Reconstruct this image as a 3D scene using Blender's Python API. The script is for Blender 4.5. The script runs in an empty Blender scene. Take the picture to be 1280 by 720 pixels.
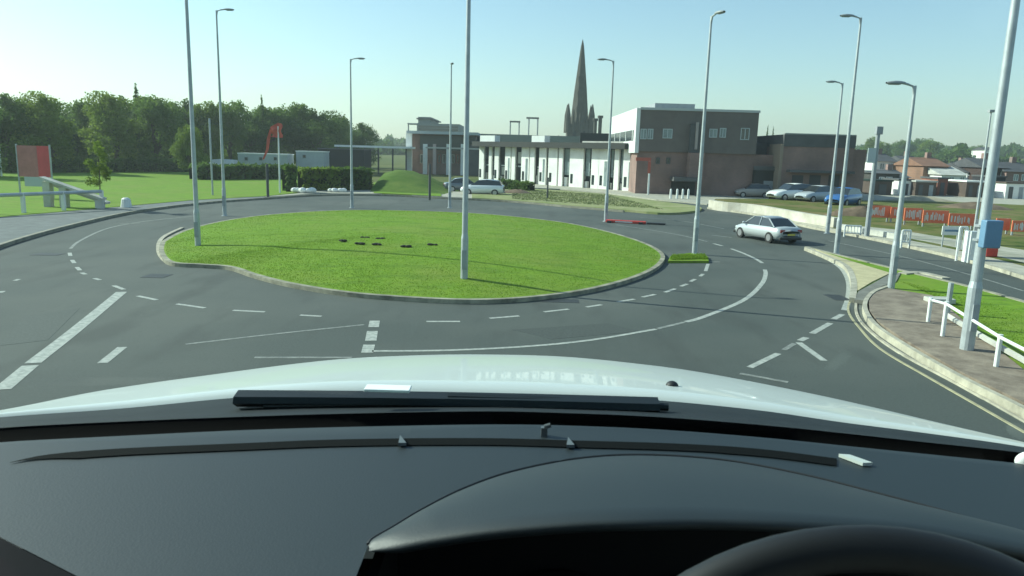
import bpy, math, random
import numpy as np
from mathutils import Vector, Matrix
R = math.radians
rnd = random.Random(7)
C = bpy.context.scene.collection
sc = bpy.context.scene

# ------------------------------------------------------------------ camera model
H = 3.5
F = 930.0
PITCH, ROLL = R(10.3), R(1.6)
fw = Vector((0, math.cos(PITCH), -math.sin(PITCH)))
r0 = Vector((1, 0, 0)); u0 = Vector((0, math.sin(PITCH), math.cos(PITCH)))
rt = r0 * math.cos(ROLL) + u0 * math.sin(ROLL)
up = u0 * math.cos(ROLL) - r0 * math.sin(ROLL)
EYE = Vector((0, 0, H))

def ray(px, py):
    return fw * F + rt * (px - 640) - up * (py - 360)
def G(px, py, z=0.0):
    d = ray(px, py)
    if d.z > -4: d.z = -4
    return EYE + d * ((z - H) / d.z)
def P(px, py, Y):
    d = ray(px, py)
    return EYE + d * (Y / d.y)
def proj(p):
    v = p - EYE; k = v.dot(fw)
    return 640 + F * v.dot(rt) / k, 360 - F * v.dot(up) / k
def zat(base, py):
    """height above the ground point base that is seen at image row py"""
    lo, hi = -5.0, 80.0
    for _ in range(40):
        m = (lo + hi) / 2
        if proj(Vector((base.x, base.y, m)))[1] > py: lo = m
        else: hi = m
    return lo

# ------------------------------------------------------------------ materials
MATS = {}
def mat(name, col, rough=0.7, var=0.0, scale=3.0, col2=None, bump=0.0, bscale=40.0, metal=0.0, spec=0.5,
        coat=0.0, detail=5, emit=None, trans=0.0, sheen=0.0, subsurf=False):
    if name in MATS: return MATS[name]
    m = bpy.data.materials.new(name); m.use_nodes = True
    nt = m.node_tree; b = nt.nodes['Principled BSDF']
    b.inputs['Base Color'].default_value = (*col, 1)
    b.inputs['Roughness'].default_value = rough
    b.inputs['Metallic'].default_value = metal
    b.inputs['Specular IOR Level'].default_value = spec
    b.inputs['Coat Weight'].default_value = coat
    b.inputs['Sheen Weight'].default_value = sheen
    tc = nt.nodes.new('ShaderNodeTexCoord')
    if var > 0 or col2:
        n = nt.nodes.new('ShaderNodeTexNoise'); n.inputs['Scale'].default_value = scale
        n.inputs['Detail'].default_value = detail; n.inputs['Roughness'].default_value = 0.65
        nt.links.new(tc.outputs['Object'], n.inputs['Vector'])
        r = nt.nodes.new('ShaderNodeValToRGB')
        r.color_ramp.elements[0].position = 0.35; r.color_ramp.elements[1].position = 0.65
        c2 = col2 or tuple(min(1, c * (1 + var)) for c in col)
        c1 = col if col2 else tuple(c * (1 - var) for c in col)
        r.color_ramp.elements[0].color = (*c1, 1); r.color_ramp.elements[1].color = (*c2, 1)
        nt.links.new(n.outputs['Fac'], r.inputs['Fac']); nt.links.new(r.outputs['Color'], b.inputs['Base Color'])
    if bump > 0:
        n2 = nt.nodes.new('ShaderNodeTexNoise'); n2.inputs['Scale'].default_value = bscale; n2.inputs['Detail'].default_value = 4
        nt.links.new(tc.outputs['Object'], n2.inputs['Vector'])
        bp = nt.nodes.new('ShaderNodeBump'); bp.inputs['Strength'].default_value = bump; bp.inputs['Distance'].default_value = 0.02
        nt.links.new(n2.outputs['Fac'], bp.inputs['Height']); nt.links.new(bp.outputs['Normal'], b.inputs['Normal'])
    if emit:
        b.inputs['Emission Color'].default_value = (*emit, 1); b.inputs['Emission Strength'].default_value = 1
    MATS[name] = m
    return m

def mix_layer(m, scale, c, lo, hi, detail=3, stretch=None, amount=1.0):
    """blend a second colour over a material's base colour with a larger noise (wear, dry patches)"""
    nt = m.node_tree; b = nt.nodes['Principled BSDF']
    src = b.inputs['Base Color'].links[0].from_socket
    tc = nt.nodes.new('ShaderNodeTexCoord'); n = nt.nodes.new('ShaderNodeTexNoise')
    n.inputs['Scale'].default_value = scale; n.inputs['Detail'].default_value = detail
    mp = nt.nodes.new('ShaderNodeMapping')
    if stretch: mp.inputs['Scale'].default_value = stretch
    nt.links.new(tc.outputs['Object'], mp.inputs['Vector']); nt.links.new(mp.outputs['Vector'], n.inputs['Vector'])
    mr = nt.nodes.new('ShaderNodeMapRange'); mr.inputs['From Min'].default_value = lo; mr.inputs['From Max'].default_value = hi
    mr.inputs['To Max'].default_value = amount
    nt.links.new(n.outputs['Fac'], mr.inputs['Value'])
    mx = nt.nodes.new('ShaderNodeMixRGB'); mx.inputs['Color2'].default_value = (*c, 1)
    nt.links.new(mr.outputs['Result'], mx.inputs['Fac']); nt.links.new(src, mx.inputs['Color1'])
    nt.links.new(mx.outputs['Color'], b.inputs['Base Color'])
    return m

def brick_mat(name, c1, c2, mortar, scale=1.0):
    if name in MATS: return MATS[name]
    m = bpy.data.materials.new(name); m.use_nodes = True
    nt = m.node_tree; b = nt.nodes['Principled BSDF']; b.inputs['Roughness'].default_value = 0.9
    tc = nt.nodes.new('ShaderNodeTexCoord'); mp = nt.nodes.new('ShaderNodeMapping')
    mp.inputs['Rotation'].default_value = (R(90), 0, 0)
    br = nt.nodes.new('ShaderNodeTexBrick'); br.inputs['Scale'].default_value = scale
    br.inputs['Color1'].default_value = (*c1, 1); br.inputs['Color2'].default_value = (*c2, 1); br.inputs['Mortar'].default_value = (*mortar, 1)
    br.inputs['Brick Width'].default_value = 0.24; br.inputs['Row Height'].default_value = 0.08; br.inputs['Mortar Size'].default_value = 0.008
    n = nt.nodes.new('ShaderNodeTexNoise'); n.inputs['Scale'].default_value = 0.45; n.inputs['Detail'].default_value = 6
    mx = nt.nodes.new('ShaderNodeMixRGB'); mx.blend_type = 'MULTIPLY'; mx.inputs['Fac'].default_value = 0.7
    rr = nt.nodes.new('ShaderNodeValToRGB'); rr.color_ramp.elements[0].color = (.6, .6, .6, 1); rr.color_ramp.elements[1].color = (1.25, 1.2, 1.2, 1)
    rr.color_ramp.elements[0].position = .3; rr.color_ramp.elements[1].position = .7
    nt.links.new(tc.outputs['Object'], mp.inputs['Vector']); nt.links.new(mp.outputs['Vector'], br.inputs['Vector'])
    nt.links.new(tc.outputs['Object'], n.inputs['Vector']); nt.links.new(n.outputs['Fac'], rr.inputs['Fac'])
    nt.links.new(br.outputs['Color'], mx.inputs['Color1']); nt.links.new(rr.outputs['Color'], mx.inputs['Color2'])
    nt.links.new(mx.outputs['Color'], b.inputs['Base Color'])
    MATS[name] = m; return m

def glass_mat(name, tint, refl=0.05):
    if name in MATS: return MATS[name]
    m = bpy.data.materials.new(name); m.use_nodes = True
    nt = m.node_tree; nt.nodes.clear()
    o = nt.nodes.new('ShaderNodeOutputMaterial'); t = nt.nodes.new('ShaderNodeBsdfTransparent'); t.inputs['Color'].default_value = (*tint, 1)
    g = nt.nodes.new('ShaderNodeBsdfGlossy'); g.inputs['Roughness'].default_value = 0.08; g.inputs['Color'].default_value = (.9, 1, .95, 1)
    mx = nt.nodes.new('ShaderNodeMixShader'); mx.inputs['Fac'].default_value = refl
    nt.links.new(t.outputs[0], mx.inputs[1]); nt.links.new(g.outputs[0], mx.inputs[2]); nt.links.new(mx.outputs[0], o.inputs['Surface'])
    MATS[name] = m; return m

ASPH = mat('asphalt', (.058, .069, .061), .88, .16, 26.0, bump=.35, bscale=60, detail=8)
mix_layer(ASPH, .16, (.098, .105, .09), .42, .66, 6, amount=.75)
mix_layer(ASPH, 1.1, (.044, .05, .044), .52, .68, 6, (1, .3, 1), .65)
mix_layer(ASPH, 9, (.035, .04, .036), .66, .72, 2, amount=.5)
GRASS = mat('lawn_grass', (.12, .225, .014), .9, col2=(.175, .285, .024), scale=5.0, bump=.5, bscale=25, detail=9, spec=.15)
mix_layer(GRASS, .35, (.19, .24, .04), .45, .7, 7, amount=.75)
mix_layer(GRASS, .9, (.085, .165, .016), .5, .68, 6, (1, 3, 1), .6)
mix_layer(GRASS, 6, (.16, .17, .06), .62, .72, 3, amount=.5)
BLADE = mat('grass_blade', (.145, .25, .02), .75, col2=(.21, .31, .034), scale=1.2, spec=.2)
ROUGHG = mat('rough_grass', (.06, .10, .018), .95, col2=(.17, .16, .055), scale=.8, bump=.8, bscale=8, detail=8, spec=.1)
mix_layer(ROUGHG, .25, (.20, .155, .075), .5, .62, 6, amount=.7)
DRYG = mat('dry_grass', (.20, .235, .085), .95, col2=(.32, .31, .17), scale=.6, bump=.6, bscale=8, detail=8, spec=.1)
FARG = mat('far_grass', (.075, .105, .03), .95, col2=(.15, .15, .055), scale=.06, detail=8, spec=.1)
mix_layer(FARG, .004, (.16, .15, .06), .5, .6, 4, amount=.7)
PAVE = mat('pavement_slab', (.13, .14, .135), .9, .2, 2.2, bump=.3)
GRAVEL = mat('pale_gravel', (.30, .29, .23), .95, col2=(.44, .41, .33), scale=1.5, bump=.5, bscale=30, detail=8)
KERB = mat('concrete_kerb', (.25, .235, .18), .9, .25, 3.0, bump=.2)
TAN = mat('buff_paving', (.46, .40, .23), .9, .12, 4.0, bump=.2)
BRPAVE = mat('brown_block_paving', (.15, .115, .085), .92, col2=(.29, .235, .175), scale=2.4, bump=.4, bscale=30, detail=8)
PAINT = mat('road_paint', (.44, .45, .40), .8, col2=(.24, .255, .23), scale=9.0, detail=8)
PAINTT = mat('worn_road_paint', (.13, .14, .125), .8, col2=(.29, .30, .27), scale=7.0, detail=8)
GALV = mat('galvanised_steel', (.42, .45, .46), .5, .12, 3.0, metal=.35)
GREYP = mat('grey_paint', (.30, .32, .33), .55, .12, 3)
WHITE = mat('white_paint', (.72, .73, .70), .5, .07, 1.2)
RENDER = mat('white_render', (.82, .81, .76), .85, .1, .6)
CONC = mat('pale_concrete', (.47, .46, .41), .9, .2, 1.0, bump=.3)
DARK = mat('dark_cladding', (.085, .085, .085), .7, .15, .8)
CLAD = mat('brown_grey_cladding', (.142, .118, .106), .75, .12, .7)
GLASS = mat('window_glass', (.03, .04, .045), .12, .3, .5, spec=.8)
PALEWIN = mat('pale_glass', (.22, .27, .27), .25, .3, .8, spec=.6)
ROOFG = mat('grey_roof', (.04, .056, .05), 1.0, .15, .3, spec=.05)
SLATE = mat('slate_roof', (.07, .07, .075), .8, .2, .6)
STONE = mat('weathered_stone', (.065, .062, .05), .95, .3, .35, bump=.5, bscale=3)
REDB = brick_mat('red_brick', (.33, .20, .17), (.28, .17, .15), (.2, .18, .16))
BROWNB = brick_mat('brown_brick', (.27, .165, .14), (.235, .145, .125), (.25, .19, .165))
ORANGEB = brick_mat('orange_brick', (.30, .15, .085), (.25, .12, .07), (.25, .22, .2))
RED = mat('red_plastic', (.55, .045, .03), .5, .1, 2)
ORANGE = mat('orange_plastic', (.90, .24, .12), .55, col2=(.8, .17, .08), scale=2)
BLUE = mat('blue_paint', (.13, .24, .36), .45, .1, 2)
BARK = mat('bark', (.07, .055, .04), .95, .3, 4, bump=.6, bscale=12)
def leafy(m, amount=.35):
    nt = m.node_tree; b = nt.nodes['Principled BSDF']; out = nt.nodes['Material Output']
    tl = nt.nodes.new('ShaderNodeBsdfTranslucent'); mx = nt.nodes.new('ShaderNodeMixShader'); mx.inputs['Fac'].default_value = amount
    if b.inputs['Base Color'].links: nt.links.new(b.inputs['Base Color'].links[0].from_socket, tl.inputs['Color'])
    nt.links.new(b.outputs[0], mx.inputs[1]); nt.links.new(tl.outputs[0], mx.inputs[2]); nt.links.new(mx.outputs[0], out.inputs['Surface'])
    return m
leafy(BLADE, .45)
LEAF = [mat('leaf_mid', (.085, .155, .024), .7, col2=(.155, .235, .042), scale=.45, spec=.25),
        mat('leaf_bright', (.12, .19, .022), .7, col2=(.21, .28, .045), scale=.45, spec=.25),
        mat('leaf_dark', (.06, .115, .022), .75, col2=(.11, .175, .036), scale=.45, spec=.25)]
for _m in LEAF: leafy(_m, .45)
RUBBER = mat('tyre_rubber', (.02, .02, .02), .85)
ALLOY = mat('alloy', (.4, .4, .41), .35, metal=.7)
SILVER = mat('silver_car_paint', (.46, .49, .49), .3, coat=.6, metal=.15)
CARW = mat('white_car_paint', (.75, .77, .76), .32, coat=.7)
CARD = mat('grey_car_paint', (.16, .18, .2), .3, coat=.6)
CARW2 = mat('pale_grey_car_paint', (.42, .46, .48), .3, coat=.6)
CARB = mat('blue_car_paint', (.035, .13, .34), .3, coat=.6)
CARGL = mat('car_window_glass', (.025, .032, .036), .08, spec=.9)
TAIL = mat('tail_lamp', (.32, .02, .015), .3)
HEADL = mat('head_lamp', (.7, .72, .72), .15)
BLACKP = mat('black_plastic', (.015, .016, .017), .6)

# ------------------------------------------------------------------ mesh builder
class MB:
    def __init__(s): s.v = []; s.f = []
    def add(s, vs, fs):
        n = len(s.v); s.v += [tuple(x) for x in vs]; s.f += [tuple(i + n for i in f) for f in fs]; return s
    def box(s, x0, x1, y0, y1, z0, z1, M=None):
        vs = [Vector(p) for p in ((x0, y0, z0), (x1, y0, z0), (x1, y1, z0), (x0, y1, z0), (x0, y0, z1), (x1, y0, z1), (x1, y1, z1), (x0, y1, z1))]
        if M: vs = [M @ v for v in vs]
        return s.add(vs, [(0, 3, 2, 1), (4, 5, 6, 7), (0, 1, 5, 4), (1, 2, 6, 5), (2, 3, 7, 6), (3, 0, 4, 7)])
    def tube(s, pts, rad, n=10, cap=True):
        pts = [Vector(p) for p in pts]
        if not hasattr(rad, '__len__'): rad = [rad] * len(pts)
        vs = []; fs = []
        for i, p in enumerate(pts):
            t = (pts[min(i + 1, len(pts) - 1)] - pts[max(i - 1, 0)]).normalized()
            a = Vector((1, 0, 0)) if abs(t.x) < .9 else Vector((0, 1, 0))
            u = t.cross(a).normalized(); w = t.cross(u)
            for k in range(n):
                q = 2 * math.pi * k / n
                vs.append(p + (u * math.cos(q) + w * math.sin(q)) * rad[i])
        for i in range(len(pts) - 1):
            for k in range(n):
                fs.append((i * n + k, i * n + (k + 1) % n, (i + 1) * n + (k + 1) % n, (i + 1) * n + k))
        if cap:
            fs.append(tuple(range(n - 1, -1, -1))); fs.append(tuple((len(pts) - 1) * n + k for k in range(n)))
        return s.add(vs, fs)
    def prism(s, poly, z0, z1):
        n = len(poly)
        a = sum(poly[i][0] * poly[(i + 1) % n][1] - poly[(i + 1) % n][0] * poly[i][1] for i in range(n))
        if a < 0: poly = poly[::-1]
        vs = [(p[0], p[1], z0) for p in poly] + [(p[0], p[1], z1) for p in poly]
        fs = [tuple(range(n - 1, -1, -1)), tuple(range(n, 2 * n))] + [(i, (i + 1) % n, n + (i + 1) % n, n + i) for i in range(n)]
        return s.add(vs, fs)
    def grid(s, rows, close=False):
        m = len(rows[0]); vs = [p for r in rows for p in r]; fs = []
        for i in range(len(rows) - 1):
            for j in range(m - 1 + (1 if close else 0)):
                k = (j + 1) % m
                fs.append((i * m + j, i * m + k, (i + 1) * m + k, (i + 1) * m + j))
        return s.add(vs, fs)
    def ball(s, c, r, n=10, m=7, squash=(1, 1, 1)):
        rows = []
        for i in range(m + 1):
            t = math.pi * i / m
            rows.append([(c[0] + r * squash[0] * math.sin(t) * math.cos(2 * math.pi * k / n), c[1] + r * squash[1] * math.sin(t) * math.sin(2 * math.pi * k / n),
                          c[2] - r * squash[2] * math.cos(t)) for k in range(n)])
        return s.grid(rows, True)
    def build(s, name, m, parent=None, loc=None, smooth=False, bevel=0):
        me = bpy.data.meshes.new(name); me.from_pydata(s.v, [], s.f); me.validate(); me.update()
        me.materials.append(m)
        if smooth: me.polygons.foreach_set('use_smooth', [True] * len(me.polygons))
        o = bpy.data.objects.new(name, me); C.objects.link(o)
        if parent: o.parent = parent
        if loc is not None: o.location = loc
        if bevel:
            b = o.modifiers.new('bevel', 'BEVEL'); b.width = bevel; b.segments = 2; b.limit_method = 'ANGLE'
        return o

def tag(o, label=None, cat=None, group=None, kind=None):
    if label: o['label'] = label
    if cat: o['category'] = cat
    if group: o['group'] = group
    if kind: o['kind'] = kind
    return o
def thing(name, loc, label, cat, group=None, rz=0):
    o = bpy.data.objects.new(name, None); C.objects.link(o); o.location = loc; o.rotation_euler.z = rz
    o.empty_display_size = .3
    return tag(o, label, cat, group)
def struct(o): o['kind'] = 'structure'; return o
def kids(o): return [c for c in bpy.data.objects if c.parent == o]
def copy_tree(o, parent=None):
    c = o.copy(); C.objects.link(c); c.parent = parent
    for k in kids(o): copy_tree(k, c)
    return c

def smooth_line(pts, n=6):
    pts = [Vector((p[0], p[1], 0)) for p in pts]
    if len(pts) < 3: return pts
    out = []
    for i in range(len(pts) - 1):
        a = pts[max(i - 1, 0)]; b = pts[i]; c = pts[i + 1]; d = pts[min(i + 2, len(pts) - 1)]
        for k in range(n):
            t = k / n
            out.append(.5 * ((2 * b) + (c - a) * t + (2 * a - 5 * b + 4 * c - d) * t * t + (3 * b - a - 3 * c + d) * t ** 3))
    out.append(pts[-1]); return out
def gl(px, z=0.0, extra0=(), extra1=()):
    return [Vector(p).to_3d() if len(p) == 3 else Vector((p[0], p[1], 0)) for p in extra0] + [G(*p, z) for p in px] + [Vector((p[0], p[1], 0)) for p in extra1]
def ribbon(line, w, z0, z1=None, closed=False):
    """strip of width w centred on line; box section when z1 is given"""
    m = MB(); n = len(line); L = []; Rr = []
    for i, p in enumerate(line):
        a = line[(i - 1) % n] if closed else line[max(i - 1, 0)]
        b = line[(i + 1) % n] if closed else line[min(i + 1, n - 1)]
        t = (b - a); t.z = 0
        if t.length < 1e-6: t = Vector((1, 0, 0))
        t.normalize(); q = Vector((-t.y, t.x, 0)) * w / 2
        L.append(p + q); Rr.append(p - q)
    if z1 is None:
        rows = [[(p.x, p.y, z0) for p in Rr], [(p.x, p.y, z0) for p in L]]
    else:
        rows = [[(p.x, p.y, z0) for p in Rr], [(p.x, p.y, z1) for p in Rr], [(p.x, p.y, z1) for p in L], [(p.x, p.y, z0) for p in L]]
    if closed: rows = [r + [r[0]] for r in rows]
    m.grid(rows)
    if z1 is not None and not closed:
        k = len(rows[0]); m.f.append((0, k, 2 * k, 3 * k)); m.f.append((k - 1, 4 * k - 1, 3 * k - 1, 2 * k - 1))
    return m

# ------------------------------------------------------------------ ground and roads
RIGHT_FAR = [(885, 259), (950, 268), (1010, 282), (1060, 291), (1120, 303), (1200, 321), (1280, 344), (1420, 392)]
LEFT_K = [(-120, 352), (0, 305), (90, 280), (170, 263), (250, 253), (330, 247), (400, 243), (480, 243), (560, 247), (640, 251), (720, 258), (780, 263), (830, 267)]
def big_ground():
    """one sheet to the horizon; flat round the junction, low hills far off"""
    xs = sorted(set([-1300, -900, -700, -550] + list(range(-450, 451, 30)) + [550, 700, 900, 1300]))
    ys = sorted(set([-300, -120, -60, 0, 60, 100] + list(range(130, 900, 35)) + [1000, 1200, 1400]))
    def h(x, y):
        d = math.hypot(x, y)
        k = max(0, min(1, (d - 160) / 500)); k = k * k * (3 - 2 * k)
        s = 6 + 5 * max(0, min(1, (x - 50) / 200)) + 3 * math.sin(x * .011) + 2 * math.sin(x * .031 + y * .01)
        return -.06 + k * s * (1 if y > 0 else .2)
    m = MB(); m.grid([[(x, y, h(x, y)) for x in xs] for y in ys])
    return m.build('ground', FARG, smooth=True), h
g, hill_h = big_ground(); struct(g)

road = MB()
poly = [(-120, -30), (-120, 20)] + [(p.x, p.y) for p in smooth_line(gl(LEFT_K[:-1]))] + [(G(800, 262).x, G(800, 262).y)] + \
       [(G(840, 252).x, G(840, 252).y), (G(885, 250).x, G(885, 250).y)] + [(p.x, p.y) for p in smooth_line(gl(RIGHT_FAR))] + [(60, -10), (60, -30)]
road.prism(poly, -.12, 0.0)
struct(road.build('road', ASPH))

def slab(name, px, m, z0, z1, pre=(), post=(), sm=True):
    pts = [G(*p, z1) for p in px]
    if sm: pts = smooth_line(pts, 4)
    poly = [tuple(p) for p in pre] + [(p.x, p.y) for p in pts] + [tuple(p) for p in post]
    b = MB(); b.prism(poly, z0, z1); o = b.build(name, m); return o

# left pavement and lawn
pav_in = [(-120, 352), (0, 305), (90, 280), (170, 263), (250, 253), (330, 247)]
pav_out = [(330, 245.5), (240, 250), (160, 257), (80, 264), (0, 271), (-120, 285)]
struct(slab('pavement', pav_in + pav_out, PAVE, -.04, .10, sm=False))
lawn_far = [(-60, 30)]
struct(slab('left_lawn', [(-120, 285), (0, 271), (80, 264), (160, 257), (240, 250), (330, 245), (372, 241), (372, 220), (240, 214), (100, 214), (-100, 214)], GRASS, -.04, .12, sm=False))
struct(slab('far_pavement', [(330, 246), (400, 241.5), (480, 242), (560, 246), (620, 249), (620, 241), (480, 236.5), (373, 237.5), (373, 240.5), (333, 244.5)], GRAVEL, -.04, .09, sm=False))
struct(slab('dry_verge', [(590, 247), (640, 250), (720, 257), (780, 262), (835, 266), (875, 262), (868, 257), (820, 251), (760, 243), (700, 238), (640, 235), (590, 236)], DRYG, -.04, .13))
struct(slab('forecourt', [(590, 235), (640, 233.5), (700, 236), (760, 241), (820, 249), (884, 255), (930, 247), (1100, 246), (1100, 238), (930, 238), (600, 228)], GRAVEL, -.04, .08, sm=False))
# right hand grass bank, gravel strips
def bank():
    """sloping bank between the gravel strip and the car park"""
    lo = smooth_line(gl([(893, 256), (950, 263), (1010, 274), (1060, 283), (1120, 290), (1200, 303), (1290, 318), (1420, 350)]), 6)
    hi = smooth_line(gl([(893, 250), (950, 250), (1010, 250), (1060, 252), (1120, 252), (1200, 254), (1290, 258), (1420, 262)]), 6)
    rows = []
    for k in range(9):
        t = k / 8; rows.append([(a.x * (1 - t) + b.x * t + .15 * math.sin(i * 1.7 + k), a.y * (1 - t) + b.y * t, .02 + .10 * math.sin(t * math.pi * .5) + .03 * math.sin(i * .9 + k * 2) * (k > 0) if k < 8 else .10) for i, (a, b) in enumerate(zip(lo, hi))])
    rows.append([(p[0], p[1] + 3, -.1) for p in rows[-1]])
    m = MB(); m.grid(rows); return m
struct(bank().build('grass_bank', ROUGHG, smooth=True))
struct(slab('car_park', [(893, 251), (960, 251.5), (1060, 254), (1120, 253), (1290, 260), (1420, 266), (1420, 255), (1290, 248), (1120, 240), (893, 240)], GRAVEL, -.03, .06, sm=False))
struct(slab('gravel_strip', [(893, 259), (950, 267), (1010, 280), (1060, 290), (1120, 302), (1200, 320), (1280, 343), (1420, 391), (1420, 345), (1290, 314), (1200, 300), (1120, 287), (1060, 281), (1010, 272.5), (950, 262), (893, 255)], GRAVEL, -.03, .10, sm=False))
k_ = ribbon(smooth_line(gl([(1045, 284), (1120, 295), (1200, 309), (1290, 328), (1420, 365)])), .9, .104); struct(k_.build('path', mat('buff_path', (.3, .29, .22), .9, .15, 2)))
k_ = ribbon(smooth_line(gl([(1040, 287), (1120, 299), (1200, 315), (1290, 337), (1420, 380)])), .5, .105); struct(k_.build('strip_of_grass', ROUGHG))

# splitter island and footpath on the right
SPL_UP = [(1008, 308), (1040, 316), (1130, 338), (1210, 357), (1290, 379), (1420, 418)]
PATH_OUT = [(1068, 352), (1064, 372), (1064, 388), (1075, 405), (1101, 430), (1162, 466), (1213, 494), (1290, 540), (1420, 620)]
a = smooth_line([G(*p, .1) for p in SPL_UP], 4)
b = smooth_line([G(*p, .1) for p in [(1087, 376), (1089, 390), (1100, 403), (1133, 426), (1203, 466), (1285, 506), (1420, 583)]], 4)
left = smooth_line([G(*p, .1) for p in [(1008, 309), (1035, 320), (1058, 332), (1067, 350), (1068, 372), (1083, 374)]], 4)
bb = MB(); bb.prism([(p.x, p.y) for p in a] + [(p.x, p.y) for p in b[::-1]] + [(p.x, p.y) for p in left[::-1][1:-1]], -.05, .10)
struct(bb.build('splitter_verge', GRASS))
struct(slab('buff_paving', [(1018, 311), (1060, 325), (1113, 341), (1090, 352), (1072, 363), (1069, 350), (1059, 331), (1036, 319)], TAN, .02, .125, sm=False))
struct(slab('grey_paving', [(1068, 374), (1073, 364), (1113, 342), (1126, 341), (1120, 352), (1104, 357), (1092, 363), (1083, 376)], mat('grey_slab', (.17, .165, .14), .9, .2, 3), .02, .122, sm=False))
struct(slab('footpath', [(1086, 376), (1092, 366), (1110, 360), (1165, 369), (1190, 388), (1240, 430), (1285, 466), (1420, 560), (1420, 580), (1284, 505), (1200, 464), (1130, 424), (1098, 402), (1087, 388)], BRPAVE, .02, .13, sm=False))
struct(slab('kerb_channel', [(1420, 606), (1286, 532), (1200, 483), (1125, 443), (1090, 418), (1071, 398), (1068, 381), (1075, 368), (1095, 354), (1097, 362), (1084, 374), (1084, 388), (1097, 405), (1130, 428), (1200, 468), (1283, 510), (1420, 586)], mat('channel_concrete', (.11, .12, .105), .9, .2, 3), -.02, .008, sm=False))
def kerbline(name, px, w=.16, z1=.14, m=KERB, z0=-.05, closed=False):
    pts = smooth_line([G(*p, z1) for p in px], 6)
    return struct(ribbon(pts, w, z0, z1, closed).build(name, m))
kerbline('kerb', [(1420, 586), (1282, 510), (1200, 469), (1130, 429), (1096, 406), (1083, 389), (1082, 376), (1092, 364), (1110, 357)], .10, .145, mat('pale_kerb', (.38, .35, .27), .85, .25, 3))
kerbline('kerb', [(1420, 603), (1286, 528), (1200, 480), (1125, 440), (1090, 415), (1073, 396), (1070, 380), (1076, 368), (1112, 343)], .055, .035, mat('pale_kerb', (.38, .35, .27), .85, .25, 3))
kerbline('kerb', [(1420, 618), (1290, 545), (1211, 500), (1162, 472), (1101, 436), (1075, 410), (1061, 390), (1063, 376), (1075, 364)], .05, .012, mat('yellow_line', (.36, .33, .2), .8, .2, 4))
kerbline('kerb', [(1008, 309), (1035, 320), (1058, 332), (1067, 350), (1066, 372)], .16, .13, mat('pale_kerb', (.38, .35, .27), .85, .25, 3))
kerbline('kerb', SPL_UP, .14, .13)
kerbline('kerb', [(1128, 341), (1150, 340), (1183, 347)], .28, .14, mat('pale_kerb', (.38, .35, .27), .85, .25, 3))
kerbline('kerb', LEFT_K[:-1], .16, .12)
kerbline('kerb', RIGHT_FAR, .16, .12, mat('pale_kerb', (.38, .35, .27), .85, .25, 3))

# the roundabout island: kerb ring and a low grassed mound
ISL = [(204, 302), (202, 314), (214, 327), (250, 330), (288, 333), (320, 343), (360, 353), (420, 363), (480, 369), (580, 374), (660, 371), (740, 360), (800, 343), (826, 327), (824, 314), (795, 300), (745, 286),
       (690, 276), (600, 267), (500, 263), (420, 263), (340, 268), (280, 276), (232, 288)]
isl = [G(*p, .10) for p in ISL]
cl = smooth_line(isl + [isl[0]], 8)[:-1]
struct(ribbon(cl, .15, -.05, .105, True).build('island_kerb', mat('island_kerb_stone', (.25, .235, .17), .9, .4, 2.5, bump=.2)))
cen = sum(cl, Vector()) / len(cl)
def isl_h(t): return .10 + .42 * (1 - t ** 2.2)       # t = 1 at the kerb
rows = []
for k in range(16):
    t = 1 - k / 15
    rows.append([(cen.x + (p.x - cen.x) * t * .994, cen.y + (p.y - cen.y) * t * .994, isl_h(t)) for p in cl])
m = MB(); m.grid(rows, True); struct(m.build('roundabout_island', GRASS, smooth=True))
# second kerb lip on the left shoulder
kerbline('kerb', [(228, 284), (204, 296), (198, 310), (206, 324), (222, 329)], .14, .05, mat('pale_kerb', (.38, .35, .27), .85, .25, 3))
struct(slab('grass_verge_strip', [(835, 326), (838, 320), (862, 316), (884, 320), (886, 326)], GRASS, -.02, .08, sm=False))

def grass_blades(name, fn, n, hgt=(.035, .075), m=BLADE, seed=1, w=.012):
    rs = np.random.RandomState(seed); P0 = fn(rs, n)
    n = len(P0); ang = rs.rand(n) * 6.283; hh = hgt[0] + rs.rand(n) * (hgt[1] - hgt[0]); lean = (rs.rand(n, 2) - .5) * hh[:, None] * 1.2
    v = np.zeros((n, 3, 3)); dx = np.cos(ang) * w * (1 + rs.rand(n)); dy = np.sin(ang) * w
    v[:, 0] = P0; v[:, 0, 0] -= dx; v[:, 0, 1] -= dy
    v[:, 1] = P0; v[:, 1, 0] += dx; v[:, 1, 1] += dy
    v[:, 2] = P0; v[:, 2, :2] += lean; v[:, 2, 2] += hh
    return np_mesh(name, v.reshape(-1, 3), 3, m)
def np_mesh(name, v, k, m, parent=None, loc=None):
    me = bpy.data.meshes.new(name); nv = len(v); nf = nv // k
    me.vertices.add(nv); me.vertices.foreach_set('co', np.asarray(v, dtype=np.float32).ravel())
    me.loops.add(nv); me.loops.foreach_set('vertex_index', np.arange(nv, dtype=np.int32))
    me.polygons.add(nf); me.polygons.foreach_set('loop_start', np.arange(0, nv, k, dtype=np.int32))
    me.update(calc_edges=True); me.materials.append(m)
    o = bpy.data.objects.new(name, me); C.objects.link(o)
    if parent: o.parent = parent
    if loc is not None: o.location = loc
    return o
clx = np.array([[p.x, p.y] for p in cl]); cenx = np.array([cen.x, cen.y])
def on_island(rs, n):
    i = rs.randint(0, len(clx), n); f = rs.rand(n)[:, None]
    edge = clx[i] * (1 - f) + clx[(i + 1) % len(clx)] * f
    t = np.sqrt(rs.rand(n)) * .985
    xy = cenx + (edge - cenx) * t[:, None]
    z = .085 + .42 * (1 - t ** 2.2)
    return np.column_stack([xy, z])
tag(grass_blades('grass', on_island, 110000, (.015, .036), w=.011), 'short mown grass covering the roundabout island', 'grass', kind='stuff')
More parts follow.
